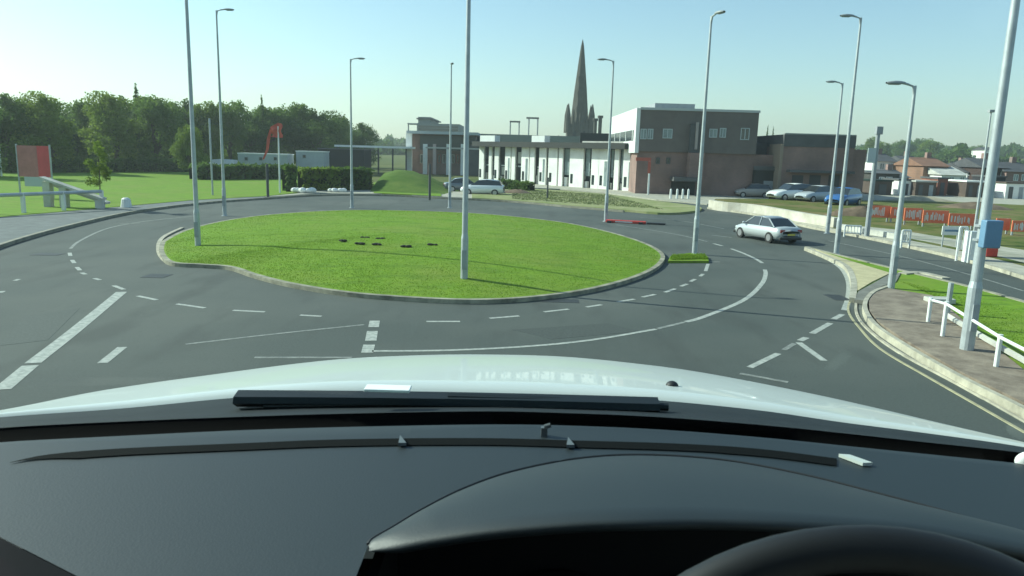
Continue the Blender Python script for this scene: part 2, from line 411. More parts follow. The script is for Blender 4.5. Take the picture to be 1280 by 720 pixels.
def in_quad(px, z):
    q = [np.array(G(*p, z)) for p in px]
    def fn(rs, n):
        u = rs.rand(n)[:, None]; v = rs.rand(n)[:, None]
        return (q[0] * (1 - u) + q[1] * u) * (1 - v) + (q[3] * (1 - u) + q[2] * u) * v
    return fn
tag(grass_blades('grass', in_quad([(1120, 350), (1420, 425), (1420, 540), (1190, 380)], .09), 12000, (.01, .03), seed=3), 'longer green grass between the footpath and the second carriageway', 'grass', kind='stuff')
tag(grass_blades('grass', in_quad([(840, 320), (880, 319), (885, 324), (838, 325)], .08), 1500, (.04, .12), seed=4), 'thin tuft of grass round the foot of a lamp column', 'grass', kind='stuff')
tag(grass_blades('grass', in_quad([(640, 236), (760, 244), (830, 262), (640, 249)], .12), 9000, (.03, .10), DRYG, seed=5, w=.03), 'dry yellowish grass on the far verge', 'grass', kind='stuff')

# painted markings
def mark(px, w=.13, m=PAINT, name='road_marking', z=.004):
    return struct(ribbon(smooth_line(gl(px)), w, z).build(name, m))
mark([(2, 487), (38, 457)], .24); mark([(41, 454), (95, 412), (152, 365)], .24)
mark([(128, 454), (153, 434)], .16)
mark([(88, 311), (100, 301), (130, 287), (160, 280), (195, 275), (245, 270)], .10, PAINTT)
for s in ([(87, 316), (88, 320)], [(90, 325), (93, 329)], [(96, 334), (100, 338)], [(102, 341), (107, 343)], [(118, 348), (125, 350)], [(142, 357), (155, 362)],
          [(172, 370), (196, 375)], [(221, 380), (256, 385)], [(291, 388), (331, 390)], [(375, 394), (402, 395.5)], [(533, 402), (575, 402)], [(612, 398), (649, 395)],
          [(680, 390), (711, 386.5)], [(733, 384), (752, 381)], [(772, 377.5), (793, 374)], [(803, 371.5), (819, 368)], [(831, 365.5), (844, 361)], [(851, 358), (859, 355)], [(863, 352), (869, 349)], [(875, 345.5), (879, 342.5)], [(882, 339), (885, 330)],
          [(18, 351), (24, 349)], [(0, 366), (4, 364)]):
    mark(s, .11)
mark([(232, 430.5), (340, 418), (455, 406)], .08, PAINTT); mark([(318, 447), (440, 447)], .09, PAINTT)
for s in ([(468.5, 401), (467, 409)], [(465.5, 414), (463.5, 426)], [(461.5, 431), (459, 441)]): mark(s, .21)
mark([(465, 439), (560, 438), (660, 433), (740, 425), (820, 411.5)], .10)
mark([(822, 411), (855, 403)], .10, PAINTT)
mark([(857, 402.5), (880, 396), (930, 375), (952, 355), (957, 343), (956, 337)], .13)
mark([(953, 329), (945, 324), (930, 317), (914, 311)], .13); mark([(903, 307.5), (892, 304.5)], .15); mark([(884, 302), (850, 294), (810, 287), (770, 281)], .10, PAINTT)
mark([(835, 327), (900, 327.5)], .10, PAINTT)
mark([(937, 459.5), (973, 442)], .12); mark([(980, 437.5), (993, 429.5)], .10, PAINTT); mark([(1000, 426), (1008, 422)], .13); mark([(1015, 417), (1038, 404)], .13); mark([(1042, 399), (1053, 393)], .13)
mark([(998, 428), (1030, 451)], .13)
mark([(1056, 388), (1061, 372), (1061, 352), (1052, 336), (1034, 324), (1008, 311)], .17)
mark([(800, 272), (850, 276), (905, 286)], .09, PAINTT); mark([(890, 294), (915, 297)], .1, PAINTT)
mark([(1035, 301), (1120, 319), (1200, 340), (1280, 364)], .09, PAINTT)
mark([(20, 262 + 8), (60, 270)], .3, PAINTT) if 0 else None
mark([(925, 467), (985, 478)], .1, PAINTT)
mark([(150, 280), (175, 279)], .1, PAINTT)

for px, py, w_, h_ in ((196, 345, .3, .3), (1047, 372, .22, .4), (700, 376, .45, .22), (60, 318, .4, .25)):
    q = G(px, py); struct(MB().box(-w_, w_, -h_, h_, -.01, .006).build('drain_cover', mat('cast_iron', (.03, .032, .03), .6, .2, 8, bump=.6, bscale=30), loc=q))
struct(slab('road_patch', [(640, 412), (760, 404), (800, 414), (690, 424)], mat('patch_asphalt', (.053, .062, .055), .9, .2, 20), -.01, .0025, sm=False))
struct(slab('road_patch', [(30, 395), (100, 385), (60, 425), (0, 432)], mat('pale_patch_asphalt', (.07, .08, .071), .9, .2, 20), -.01, .0025, sm=False))
# mole hills on the island
mh0 = None
for i, (px, py, lab) in enumerate([(430, 301, 'leftmost'), (457, 297, 'farthest'), (450, 304.5, 'pale low'), (476, 298.5, 'far right'), (471, 305.5, 'wide low'), (507, 308, 'longest'), (541, 306, 'rightmost')]):
    b = MB(); rr = .26 if lab != 'longest' else .4
    for q in range(7):
        b.ball((rnd.uniform(-rr, rr) * .5, rnd.uniform(-.05, .05), .02), rnd.uniform(.045, .07), 8, 5, (1.3, 1, .6))
    o = b.build('molehill', mat('dark_soil', (.035, .035, .02), .95, .3, 8), loc=G(px, py, .50) + Vector((0, 0, -.01)), smooth=True)
    tag(o, '%s of the little dark earth mounds on the roundabout lawn' % lab, 'molehill', 'dark earth mounds on the lawn')

# ------------------------------------------------------------------ lamp columns
def lamp(base, top_py, side, label, arm=.9, r=.076, height=None, name='street_lamp', tilt=0):
    b0 = G(*base, .0); arm *= .5
    h = height or (zat(b0, top_py))
    t = thing(name, b0, label, 'street lamp', 'tall grey street lamps round the junction')
    p = MB(); p.tube([(0, 0, 0), (0, 0, 1.3)], r * 1.25, 14).tube([(0, 0, 1.3), (0, 0, 1.42)], [r * 1.25, r], 14).tube([(0, 0, 1.42), (0, 0, h)], [r, r * .5], 24)
    p.tube([(0, 0, 0), (0, 0, .03)], r * 2, 14)
    p.build('column', GALV, t, smooth=False)
    MB().box(-.06, .06, -r * 1.25 - .012, -r * 1.25 + .02, .5, 1.0).build('access_door', GREYP, t)
    d = Vector((math.cos(side), math.sin(side), 0))
    a_ = MB(); a_.tube([(0, 0, h - .25), (d.x * .05, d.y * .05, h - .02), d * .2 + Vector((0, 0, h + .03)), d * arm + Vector((0, 0, h + .06))], [r * .5, r * .45, r * .42, r * .38], 8); a_.build('arm', GALV, t)
    M = Matrix.Translation(d * arm + Vector((0, 0, h + .06))) @ Matrix.Rotation(side, 4, 'Z') @ Matrix.Diagonal((.85, .8, .7, 1))
    l = MB(); 
    rows = []
    for x, w, zt, zb in ((-.12, .05, .04, -.03), (0, .1, .07, -.05), (.18, .13, .08, -.05), (.38, .12, .05, -.05), (.46, .06, .02, -.03)):
        rows.append([M @ Vector((x, -w, zb)), M @ Vector((x, -w * .8, zt * .6)), M @ Vector((x, 0, zt)), M @ Vector((x, w * .8, zt * .6)), M @ Vector((x, w, zb))])
    l.grid(rows, True); l.build('lantern', GREYP, t, smooth=True)
    MB().box(.05, .36, -.09, .09, -.075, -.045, M).build('lamp_glass', PALEWIN, t)
    return t
E, W, N_, S_ = 0, math.pi, math.pi / 2, -math.pi / 2
lamp((248, 315), 0, E, 'street lamp on the left tip of the roundabout island, its head above the frame', height=11)
lamp((281, 270), 13, E, 'tall street lamp behind the left part of the island, arm pointing right')
lamp((440, 260), 74, E, 'street lamp at the far kerb of the island before the hedge, arm pointing right', .9)
lamp((562, 260), 82, S_ + .15, 'street lamp behind the island left of the columned building, head towards us', .9)
lamp((580, 360), 0, E, 'street lamp on the near edge of the roundabout lawn, its head above the frame', height=10.5)
lamp((757, 277), 76, W, 'street lamp beside the red barrier in front of the white columned building, arm left', .9)
lamp((868, 318), 20, S_ + .4, 'street lamp on the thin grass strip at the right tip of the island', .6)
lamp((1034, 292), 104, W, 'farther of the two street lamps right behind the silver car', .8, .08)
lamp((1045, 318), 22, W, 'taller street lamp at the tip of the splitter verge behind the silver car', .75)
lamp((1113, 365), 107, W, 'short street lamp at the corner of the brown footpath', .75)
l11 = lamp((1207, 445), 0, W, 'closest and thickest street lamp, on the brown footpath, carrying a blue box', r=.095, height=10.5)
# boxes strapped to the nearest column
zb = zat(l11.location, 308); zt = zat(l11.location, 274)
MB().box(-.15, .16, -.3, -.13, zb, zt).build('control_box', BLUE, l11, bevel=.02)
for zz in (zb + .1, zt - .14): MB().tube([(0, 0, zz), (0, 0, zz + .04)], .15, 12).build('strap', GREYP, l11)

def post(name, base, top, r, m, label, cat, group=None):
    b0 = G(*base); h = zat(b0, top)
    b = MB(); b.tube([(0, 0, 0), (0, 0, h)], r, 10)
    o = b.build(name, m, loc=b0); return tag(o, label, cat, group), h
t = thing('camera_column', G(1083, 298), 'grey column with a square sign plate behind the silver car, right of the two lamps', 'column')
h = zat(t.location, 168)
MB().tube([(0, 0, 0), (0, 0, h)], [.12, .09], 10).build('column', GREYP, t)
MB().box(-.42, -.05, -.12, -.07, h * .73, h * .87).build('sign_plate', mat('pale_plate', (.45, .5, .5), .5), t)
MB().box(-.12, .16, -.1, .1, h, h + .35).build('camera_head', GREYP, t)
t = thing('flood_light_post', G(1217, 297), 'thin pale post behind the blue boxed street lamp', 'post'); h = zat(t.location, 140)
MB().tube([(0, 0, 0), (0, 0, h)], [.07, .04], 8).build('column', GALV, t); MB().box(-.12, .12, -.1, .1, h - .02, h + .1).build('lamp_head', GREYP, t)
post('thin_post', (266, 246), 148, .06, GALV, 'thin pole on the left lawn between the two tall street lamps', 'pole')
post('thin_post', (2, 222), 133, .09, WHITE, 'white pole at the left border of the picture before the trees', 'pole')
post('dark_post', (335, 248), 205, .09, DARK, 'short dark post on the kerb below the red flag', 'post')
post('dark_post', (537, 250), 205, .09, DARK, 'dark post beside the green mound', 'post')
post('dark_post', (684, 250), 222, .07, DARK, 'small dark post on the dry verge before the white columns', 'post')
for px, py, tp, l in ((377, 236, 214, 'white gate post left of the clipped hedge'), (423, 236, 213, 'white gate post in the middle of the clipped hedge'),
                      (444, 236, 214, 'white gate post right behind the far street lamp'), (457, 236, 214, 'white gate post at the right end of the clipped hedge')):
    post('gate_post', (px, py), tp, .08, WHITE, l, 'gate post', 'white gate posts along the hedge')

# flag on a white post, left
t = thing('flag_pole', G(350, 243), 'white pole with a drooping red and orange flag before the dark trees', 'flag pole')
h = zat(t.location, 158)
MB().tube([(0, 0, 0), (0, 0, h)], [.07, .05], 8).build('pole', WHITE, t)
fm = MB(); fr = []
for i in range(12):
    s = i / 11; fr.append([(.05 + s * .25 - (1.0 if j == 1 else 0) * (.25 + .9 * s * s) - .0, .06 * math.sin(i * 1.3 + j), h + .15 - s * 1.0 - (.35 + 1.3 * s) * (j == 1)) for j in range(2)])
fr = []
for i in range(10):
    s = i / 9; fr.append([(.28 + .07 * math.sin(i), -.08, h + .2 - s * 1.0), (-.02 + .04 * math.sin(i * 2), .04 * math.sin(i), h + .25 - s * 1.05), (-.5 - .1 * math.sin(i * 1.5), .07 * math.sin(i + 1), h + .1 - s * .75 - .1)])
fm.grid(fr); fm.grid([[(-.45, 0, h - .1), (-.62, .03, h - .2)], [(-.62, .05, h - .9), (-.85, .02, h - .9)], [(-.75, 0, h - 1.7), (-.95, .03, h - 1.7)], [(-1.1, .03, h - 2.4), (-1.22, 0, h - 2.4)]])
fl = fm.build('flag', mat('faded_red_cloth', (.5, .10, .07), .8, .2, 2), t); s_ = fl.modifiers.new('s', 'SOLIDIFY'); s_.thickness = .02

# red sign board at the left
t = thing('sign_board', G(42, 250), 'faded red and grey board standing on white legs at the left lawn', 'sign board')
b0 = t.location; x0 = P(22, 200, b0.y).x - b0.x; x1 = P(62, 200, b0.y).x - b0.x; z0 = zat(b0, 221); z1 = zat(b0, 182); xm = x0 + (x1 - x0) * .62
MB().box(x0, xm, 0, .06, z0, z1).build('grey_panel', mat('faded_maroon', (.44, .17, .16), .7, .15, 1.5), t)
MB().box(xm + .004, x1, 0, .06, z0, z1).build('red_panel', mat('board_red', (.62, .08, .09), .6, .1, 2), t)
for xx in (x0 - .06, x1 + .004): MB().box(xx, xx + .056, -.02, .08, 0, z1 + .08).build('post', GALV, t)
MB().box(x0 + .3, x1 - .1, -.01, .05, z0 - .55, z0 - .004).build('lower_panel', mat('pale_plate', (.45, .5, .5), .5), t)
t = thing('leaning_boards', G(85, 262), 'long pale boards sloping down to the right beside the red sign board', 'boards')
p0 = P(52, 222, t.location.y) - t.location; p1 = P(130, 249, t.location.y) - t.location
for k, o_ in enumerate((0, .22)):
    d = (p1 - p0); M = Matrix.Translation(p0 + Vector((0, o_ * 1.5, -o_))) @ Vector((1, 0, 0)).rotation_difference(d.normalized()).to_matrix().to_4x4()
    MB().box(0, d.length, -.25, .25, -.05, .06, M).build('board', CONC, t)
for px in (60, 80, 124):
    q = P(px, 240, t.location.y).x - t.location.x; zq = p0.z + (p1.z - p0.z) * (q - p0.x) / (p1.x - p0.x)
    MB().box(q - .18, q + .18, -.15, .15, 0, max(.3, zq - .1)).build('support', CONC, t)

# guard rail on the left lawn
pts = [G(*p, .12) for p in [(-120, 274), (-40, 270), (30, 266), (80, 263), (128, 260)]]
t = thing('guard_rail', pts[2], 'low white guard rail along the left lawn behind the pavement', 'guard rail')
L = smooth_line(pts, 4); hr = 1.0
rr = MB(); loc = [Vector((p.x, p.y, .12 + hr - .15)) - t.location for p in L]
rr.tube(loc, .09, 8); rr.build('rail', GALV, t)
for p in pts + [(pts[0] + pts[1]) / 2, (pts[1] + pts[2]) / 2]:
    q = p - t.location; MB().box(q.x - .08, q.x + .08, q.y - .06, q.y + .06, 0, hr - .1).build('post', WHITE, t)
for i, (px, py, l) in enumerate(((158, 259, 'squat white bollard right of the white guard rail'), (274, 224, 'tall white block standing by the hedge on the left lawn'))):
    q = G(px, py, .1); hh = .5 if i == 0 else 1.5
    tag(MB().tube([(0, 0, 0), (0, 0, hh * .85), (0, 0, hh)], [.28, .22, .12], 10).build('bollard', WHITE, loc=q), l, 'bollard')

# knee rail on the right footpath
t = thing('knee_rail', G(1245, 457), 'white tubular knee rail beside the footpath and the closest lamp', 'railing')
PO = [(1160, 402, 372), (1178, 420, 357 + 20), (1245, 458, 418), (1330, 512, 462)]
tops = []
for bx_, by_, ty_ in PO:
    q = G(bx_, by_, .13); hh = zat(q, ty_); tops.append(Vector((q.x, q.y, hh - .05)) - t.location)
    MB().tube([(q.x - t.location.x, q.y - t.location.y, .13), (q.x - t.location.x, q.y - t.location.y, hh)], .042, 10).build('post', WHITE, t)
MB().tube(tops, .029, 8).build('rail', WHITE, t)
lowr = [Vector((a.x, a.y, a.z)) for a in tops]
t2 = thing('edging_rail', G(1215, 418), 'low grey timber edging rail behind the closest lamp', 'edging')
ll = [G(*p, .2) - t2.location for p in ((1185, 395), (1235, 425), (1290, 456), (1420, 540))]
MB().tube(ll, .06, 6).build('rail', CONC, t2)
tag(MB().tube([(0, 0, 0), (0, 0, zat(G(1184, 395, .1), 356) - .1)], .06, 10).build('post', GALV, loc=G(1184, 392, .1)), 'single pale post behind the two left posts of the knee rail', 'post')
tag(MB().box(-.3, .3, -.2, .2, 0, .12).build('inspection_cover', CONC, loc=G(1174, 378, .12), bevel=.02), 'pale concrete cover in the grass behind the knee rail', 'cover')

# ------------------------------------------------------------------ low wall by the bend, barriers
wl = smooth_line([G(*p) for p in [(888, 261), (905, 264), (945, 268), (1000, 279), (1045, 287)]], 5)
w = ribbon(wl, .35, .0, .62); tag(w.build('low_wall', mat('pale_rendered_wall', (.62, .58, .5), .9, col2=(.42, .38, .3), scale=.7, bump=.3)), 'low pale stone wall curving round the bend behind the silver car', 'wall')
tag(ribbon(smooth_line([G(*p, 0) for p in [(1052, 289), (1085, 295), (1130, 303)]]), .3, .1, .35).build('low_wall', CONC), 'low concrete edging right of the curved pale wall', 'wall')

# orange and white barrier boards on the bank
letters = {'C': ["111", "100", "100", "100", "111"], 'E': ["111", "100", "110", "100", "111"], 'N': ["101", "111", "111", "111", "101"], 'A': ["111", "101", "111", "101", "101"],
           'S': ["111", "100", "111", "001", "111"], 'R': ["111", "101", "110", "101", "101"], 'B': ["111", "101", "110", "101", "111"]}
def barrier(px0, px1, py_b, py_t, label, seed):
    b0 = G((px0 + px1) / 2, py_b + 6); rr = random.Random(seed)
    Y = b0.y; x0 = P(px0, py_b, Y).x; x1 = P(px1, py_b, Y).x; z0 = P((px0 + px1) / 2, py_b, Y).z; z1 = P((px0 + px1) / 2, py_t, Y).z
    t = thing('barrier_board', Vector((b0.x, Y, 0)), label, 'barrier', 'orange and white hoarding boards on the bank')
    ang = -math.atan2(z0 * 0 + .0, 1)
    MB().box(x0 - b0.x, x1 - b0.x, 0, .05, z0, z1).build('panel', ORANGE, t)
    lt = MB(); x = x0 - b0.x + .1; hh = (z1 - z0) * .62
    while x < x1 - b0.x - .3:
        ww = rr.uniform(.2, .34)
        # weathered white blocks of a banner whose lettering cannot be made out
        for k in range(3):
            if rr.random() < .92: lt.box(x + k * ww * .33, x + (k + rr.uniform(.5, .9)) * ww * .33, -.012, .0 - .002, z0 + (z1 - z0) * rr.uniform(.12, .3), z0 + (z1 - z0) * rr.uniform(.6, .88))
        x += ww * rr.uniform(1.05, 1.2)
    lt.build('white_marks', WHITE, t)
    for x in (x0 + .1, x1 - .1): MB().box(x - b0.x - .04, x - b0.x + .04, .055, .12, -.0, z1).build('leg', GALV, t)
barrier(1087, 1112, 272, 257, 'leftmost orange and white hoarding board on the bank', 1)
barrier(1112.6, 1129, 273, 259, 'short orange hoarding board behind the column with the sign plate', 2)
barrier(1129.6, 1152, 276, 260, 'orange hoarding board just right of the short street lamp', 3)
barrier(1152.6, 1184.6, 279, 263, 'brightest orange hoarding board with dense white marks', 4)
barrier(1185.2, 1218, 282, 267, 'faded orange hoarding board left of the closest lamp', 5)
barrier(1244, 1262, 288, 273, 'orange hoarding board right of the closest lamp', 6)
barrier(1264, 1300, 290, 276, 'orange hoarding board cut by the right border', 7)

# equipment by the strip
t = thing('direction_sign', G(1189, 312), 'small white sign plate with a blue stripe low over the gravel strip', 'sign'); q = t.location
x0 = P(1178, 288, q.y).x - q.x; x1 = P(1202, 288, q.y).x - q.x; za, zb = zat(q, 294), zat(q, 283)
MB().box(x0, x1, 0, .04, za, zb).build('plate', WHITE, t); MB().box(x0 + .1, x1 - .12, -.008, -.003, (za + zb) / 2 - .04, (za + zb) / 2 + .04).build('stripe', BLUE, t)
for x in (x0 + .1, x1 - .1): MB().tube([(x, .07, 0), (x, .07, zb)], .03, 8).build('leg', GALV, t)
def frame(px, py, tp, wpx, label, nb=3):
    t = thing('pedestrian_barrier', G(px, py), label, 'railing', 'pale pedestrian rail frames across the second carriageway'); q = t.location
    h = zat(q, tp); ww = P(px + wpx, py, q.y).x - q.x
    f = MB(); f.tube([(0, 0, 0), (0, 0, h)], .045, 8).tube([(ww, 0, 0), (ww, 0, h)], .045, 8).tube([(0, 0, h), (ww, 0, h)], .04, 8).tube([(0, 0, h * .35), (ww, 0, h * .35)], .03, 8)
    f.build('frame', WHITE, t)
    b = MB()
    for k in range(1, nb): b.tube([(ww * k / nb, 0, h * .35), (ww * k / nb, 0, h)], .02, 6)
    b.build('bars', WHITE, t)
frame(1126, 310, 288, 10, 'pale rail frame just right of the short street lamp')
frame(1055, 296, 282, 20, 'pale rail frame behind the tall lamps left of the sign plate column', 5)
frame(1195, 326, 284, 9, 'tall pale rail frame left of the blue box')
t = thing('signal_cabinet', G(1242, 325), 'dark grey and red roadside cabinet just right of the blue box', 'cabinet'); q = t.location
x0 = P(1226, 300, q.y).x - q.x; x1 = P(1252, 300, q.y).x - q.x; z1 = zat(q, 276); zm = zat(q, 303)
MB().box(x0, x1, 0, .5, zm, z1).build('upper_case', mat('dark_grey_case', (.07, .08, .09), .6), t, bevel=.03)
MB().box((x0 + x1) / 2 - .1, x1 - .05, .02, .45, zm - .55, zm - .005).build('red_case', RED, t, bevel=.02)
MB().box(x0 + .1, x1 - .1, .1, .4, 0, zm - .56).build('plinth', CONC, t)
tag(MB().box(-.2, .2, -.2, .2, 0, 1.15).box(-.15, .15, -.22, -.203, .3, .9).build('feeder_pillar', WHITE, loc=G(1212, 328), bevel=.02), 'white box pillar behind the closest street lamp', 'cabinet')

# red barrier lying in the road
t = thing('fallen_barrier', G(786, 279), 'red plastic barrier lying flat at the far edge of the road beside a lamp', 'barrier'); t.rotation_euler.z = R(-14)
MB().box(-1.2, .9, -.2, .2, .004, .14).build('panel', RED, t, bevel=.03)
for xx in (-1.1, .55): MB().box(xx, xx + .2, -.45, .45, .004, .10).build('foot', BLACKP, t)
MB().box(-.7, .2, -.205, -.2015, .04, .1).build('white_strip', WHITE, t)
MB().box(.95, 1.9, -.18, .18, .004, .09).build('black_base', BLACKP, t, bevel=.02)

# ------------------------------------------------------------------ cars
def car(name, loc, rz, paint, label, cat='car', group=None, kind='saloon', L=4.5, detail=True, csc=.8):
    """x forward"""
    t = thing(name, loc, label, cat, group, rz); t.scale = (csc,) * 3
    hw = .88; k = L / 4.5
    # body sections: x, half width at sill, half width at belt, z sill, z belt
    if kind == 'saloon': S = [(-2.24, .55, .62, .42, .72), (-2.2, .74, .78, .34, .86), (-1.95, .84, .84, .28, .93), (-1.3, .87, .88, .24, .95), (0, .88, .88, .22, .93), (.95, .87, .87, .22, .92), (1.5, .86, .84, .24, .84), (1.95, .82, .74, .28, .74), (2.18, .7, .62, .34, .62), (2.25, .5, .5, .42, .52)]
    else: S = [(-2.24, .7, .7, .40, .9), (-2.2, .82, .82, .34, .98), (-1.9, .86, .86, .28, 1.02), (0, .88, .88, .22, 1.0), (.95, .87, .87, .22, .98), (1.5, .86, .84, .26, .9), (1.95, .82, .74, .3, .8), (2.18, .7, .62, .36, .66), (2.25, .5, .5, .44, .55)]
    b = MB(); rows = []
    for x, w0, w1, za, zb_ in S:
        zm = (za + zb_) / 2
        rows.append([(x * k, -w0 * .93, za), (x * k, -w0, zm * .95), (x * k, -w1 * .97, zb_ - .04), (x * k, -w1 * .82, zb_ + .015), (x * k, 0, zb_ + .05), (x * k, w1 * .82, zb_ + .015), (x * k, w1 * .97, zb_ - .04), (x * k, w0, zm * .95), (x * k, w0 * .93, za)])
    b.grid(rows, True); n = len(rows[0]); N = len(b.v)
    b.f.append(tuple(range(n))); b.f.append(tuple(N - 1 - i for i in range(n)))
    bo = b.build('body', paint, t, smooth=True)
    # cabin
    if kind == 'saloon': cab = [(-1.72, .93), (-1.05, 1.36), (-.25, 1.44), (.35, 1.40), (1.12, .90)]
    elif kind == 'van': cab = [(-2.18, .95), (-2.1, 1.85), (-.2, 1.95), (.7, 1.85), (1.5, .95)]
    else: cab = [(-2.1, .98), (-1.75, 1.42), (-.6, 1.52), (.3, 1.47), (1.15, .95)]
    hh = max(z for x, z in cab)
    def cw(z): return .80 - .17 * (z - .9) / (hh - .9)
    rows = [[(x * k, -cw(z), z), (x * k, -cw(z) * .9, z + (.02 if 0 < i < 4 else 0)), (x * k, 0, z + (.04 if 0 < i < 4 else 0)), (x * k, cw(z) * .9, z + (.02 if 0 < i < 4 else 0)), (x * k, cw(z), z)] for i, (x, z) in enumerate(cab)]
    base = []
    g_ = MB()
    # windscreens as glass
    def lerp(a, b_, t_): return [tuple(a[i][j] * (1 - t_) + b_[i][j] * t_ for j in range(3)) for i in range(5)]
    rf = MB(); rf.grid(rows[1:4]); 
    g_.grid([rows[0], rows[1]]); g_.grid([rows[3], rows[4]])
    # side glass: fan down to the belt
    for s in (0, 4):
        top = [r[s] for r in rows]; bot = [(p[0], (1 if s else -1) * .80, .9) for p in top]
        g_.grid([bot, top] if s == 0 else [top, bot])
    go = g_.build('window', CARGL if kind != 'van' else paint, t, smooth=False)
    r_o = rf.build('roof', paint, t, smooth=True); so = r_o.modifiers.new('s', 'SOLIDIFY'); so.thickness = .05; so.offset = 1
    if detail:
        for s in (0, 4):
            for i in (0, 3): MB().tube([Vector(rows[i][s]) * 1.004, Vector(rows[i + 1][s]) * 1.004], .035, 6).build('pillar', paint, t)
            xx = -.35 * k; sg = -1 if s == 0 else 1
            MB().tube([(xx, sg * .81, .92), (xx, sg * cw(hh) * 1.01, hh)], .035, 6).build('pillar', paint, t)
    for x in (-1.38 * k, 1.38 * k):
        for s in (-1, 1):
            wv = MB(); wv.tube([(x, s * .68, .32), (x, s * .885, .32)], .32, 20); wo = wv.build('wheel', RUBBER, t)
            MB().tube([(x, s * .87, .32), (x, s * .897, .32)], .2, 14).build('rim', ALLOY, wo)
            if 0: pass
    for s in (-1, 1):
        MB().box(-2.235 * k, -2.12 * k, s * .58 - .16, s * .58 + .16, .66, .84).build('tail_light', TAIL, t, bevel=.03)
        MB().box(2.0 * k, 2.16 * k, s * .55 - .13, s * .55 + .13, .56, .68).build('headlight', HEADL, t, bevel=.03)
        if detail: MB().ball((.95 * k, s * .95, .98), .11, 10, 6, (.7, 1, .7)).build('wing_mirror', paint, t, smooth=True)
    if detail:
        MB().box(-2.262 * k, -2.245 * k, -.26, .26, .5, .61).build('number_plate', mat('yellow_plate', (.6, .5, .08), .5), t)
        for xa_, xb_ in ((-2.27, -2.1), (2.08, 2.27)): MB().box(xa_ * k, xb_ * k, -.75, .75, .25, .4).build('bumper', BLACKP, t, bevel=.03)
    return t
# the silver car leaving the roundabout
pf = G(925, 291); pr = G(975, 304); dxy = pf - pr
car('parked_car', G(957, 300), math.atan2(dxy.y, dxy.x) + .2, SILVER, 'silver saloon car driving on the road at the bend past the low wall', group=None, csc=.74).name = 'saloon_car'
def pcar(px, py, Yadd, rz, paint, label, csc=.85, **k):
    q = G(px, py); return car('parked_car', q, rz, paint, label, detail=False, csc=csc, group='vehicles parked before the brick buildings', **k)
pcar(988, 251, 0, R(200), CARW, 'white vehicle parked before the brown brick hall, left of the grey one', kind='hatch', L=4.4, csc=1.0)
pcar(1020, 253, 0, R(205), CARW2, 'silver grey hatchback parked before the brown brick hall', kind='hatch', L=4.2, csc=.95)
pcar(1053, 257, 0, R(225), CARB, 'dark blue car parked at the right end of the brown brick hall', kind='hatch', L=4.4, csc=.95)
pcar(940, 247, 0, R(175), mat('beige_paint', (.4, .35, .3), .4), 'pinkish beige car parked beside the dark entrance', kind='hatch', L=3.8)
pcar(603, 244, 0, R(175), CARW, 'white car behind the closest island lamp, before the columned building', kind='hatch', L=4.2)
pcar(580, 240, 0, R(10), CARD, 'grey car left of the closest island lamp at the far kerb', kind='saloon', L=4.2)
pcar(1132, 236, 0, R(178), CARW, 'white car parked before the far houses right of the short street lamp', kind='saloon', L=4.4)
pcar(1170, 237, 0, R(178), CARW, 'small white car before the orange brick house', kind='hatch', L=4.0)
pcar(1205, 239, 0, R(2), CARD, 'grey car before the white gabled house', kind='hatch', L=4.2)
pcar(1250, 241, 0, R(182), CARW, 'white van at the right border before the dark houses', kind='van', L=4.6)
pcar(275, 215, 0, R(178), CARW, 'white van parked by the dark trees behind the left lawn', kind='van', L=5.4)

# pale stones at the hedge foot, white bollards by the entrance
for px, py, s, l in ((378, 241, .55, 'larger pile of pale stones at the foot of the gate post'), (421, 240, .4, 'small pale stone by the middle gate post')):
    b = MB()
    for q in range(6): b.ball((rnd.uniform(-s * 1.3, s * 1.3), rnd.uniform(-.2, .2), s * .35), s * rnd.uniform(.4, .6), 7, 5, (1.2, 1, .8))
    tag(b.build('stone_pile', RENDER, loc=G(px, py, .1)), l, 'stones')
for i, px in enumerate((838, 846, 853, 860)):
    tag(MB().tube([(0, 0, 0), (0, 0, .8), (0, 0, .9)], [.10, .09, .05], 8).build('bollard', WHITE, loc=G(px, 249.5)), ('%s white bollard before the dark doorway of the brick building' % ('leftmost', 'second', 'third', 'rightmost')[i]), 'bollard', 'white bollards before the doorway')

# ------------------------------------------------------------------ trees
def leaf_cloud(rs, lobes, per, size, outline=None):
    out = []
    for (c, rad) in lobes:
        n = int(per * (rad[0] * rad[1]) ** .8) + 10
        d = rs.normal(size=(n, 3)); d /= np.linalg.norm(d, axis=1)[:, None]
        rr_ = rs.rand(n, 1) ** .35 * (1 + .22 * np.sin(d[:, :1] * 7 + c[0]) * np.cos(d[:, 2:3] * 6 + c[1]))
        p = np.array(c) + d * rr_ * np.array(rad)
        a = rs.normal(size=(n, 3)); a /= np.linalg.norm(a, axis=1)[:, None]
        b_ = np.cross(a, rs.normal(size=(n, 3))); b_ /= np.linalg.norm(b_, axis=1)[:, None]
        s = size * (.5 + rs.rand(n, 1))
        a = a * s; b_ = b_ * s * .7
        out.append(np.stack([p - a - b_ * .3, p + b_, p + a - b_ * .2, p - b_], axis=1).reshape(-1, 3))
    return np.concatenate(out)
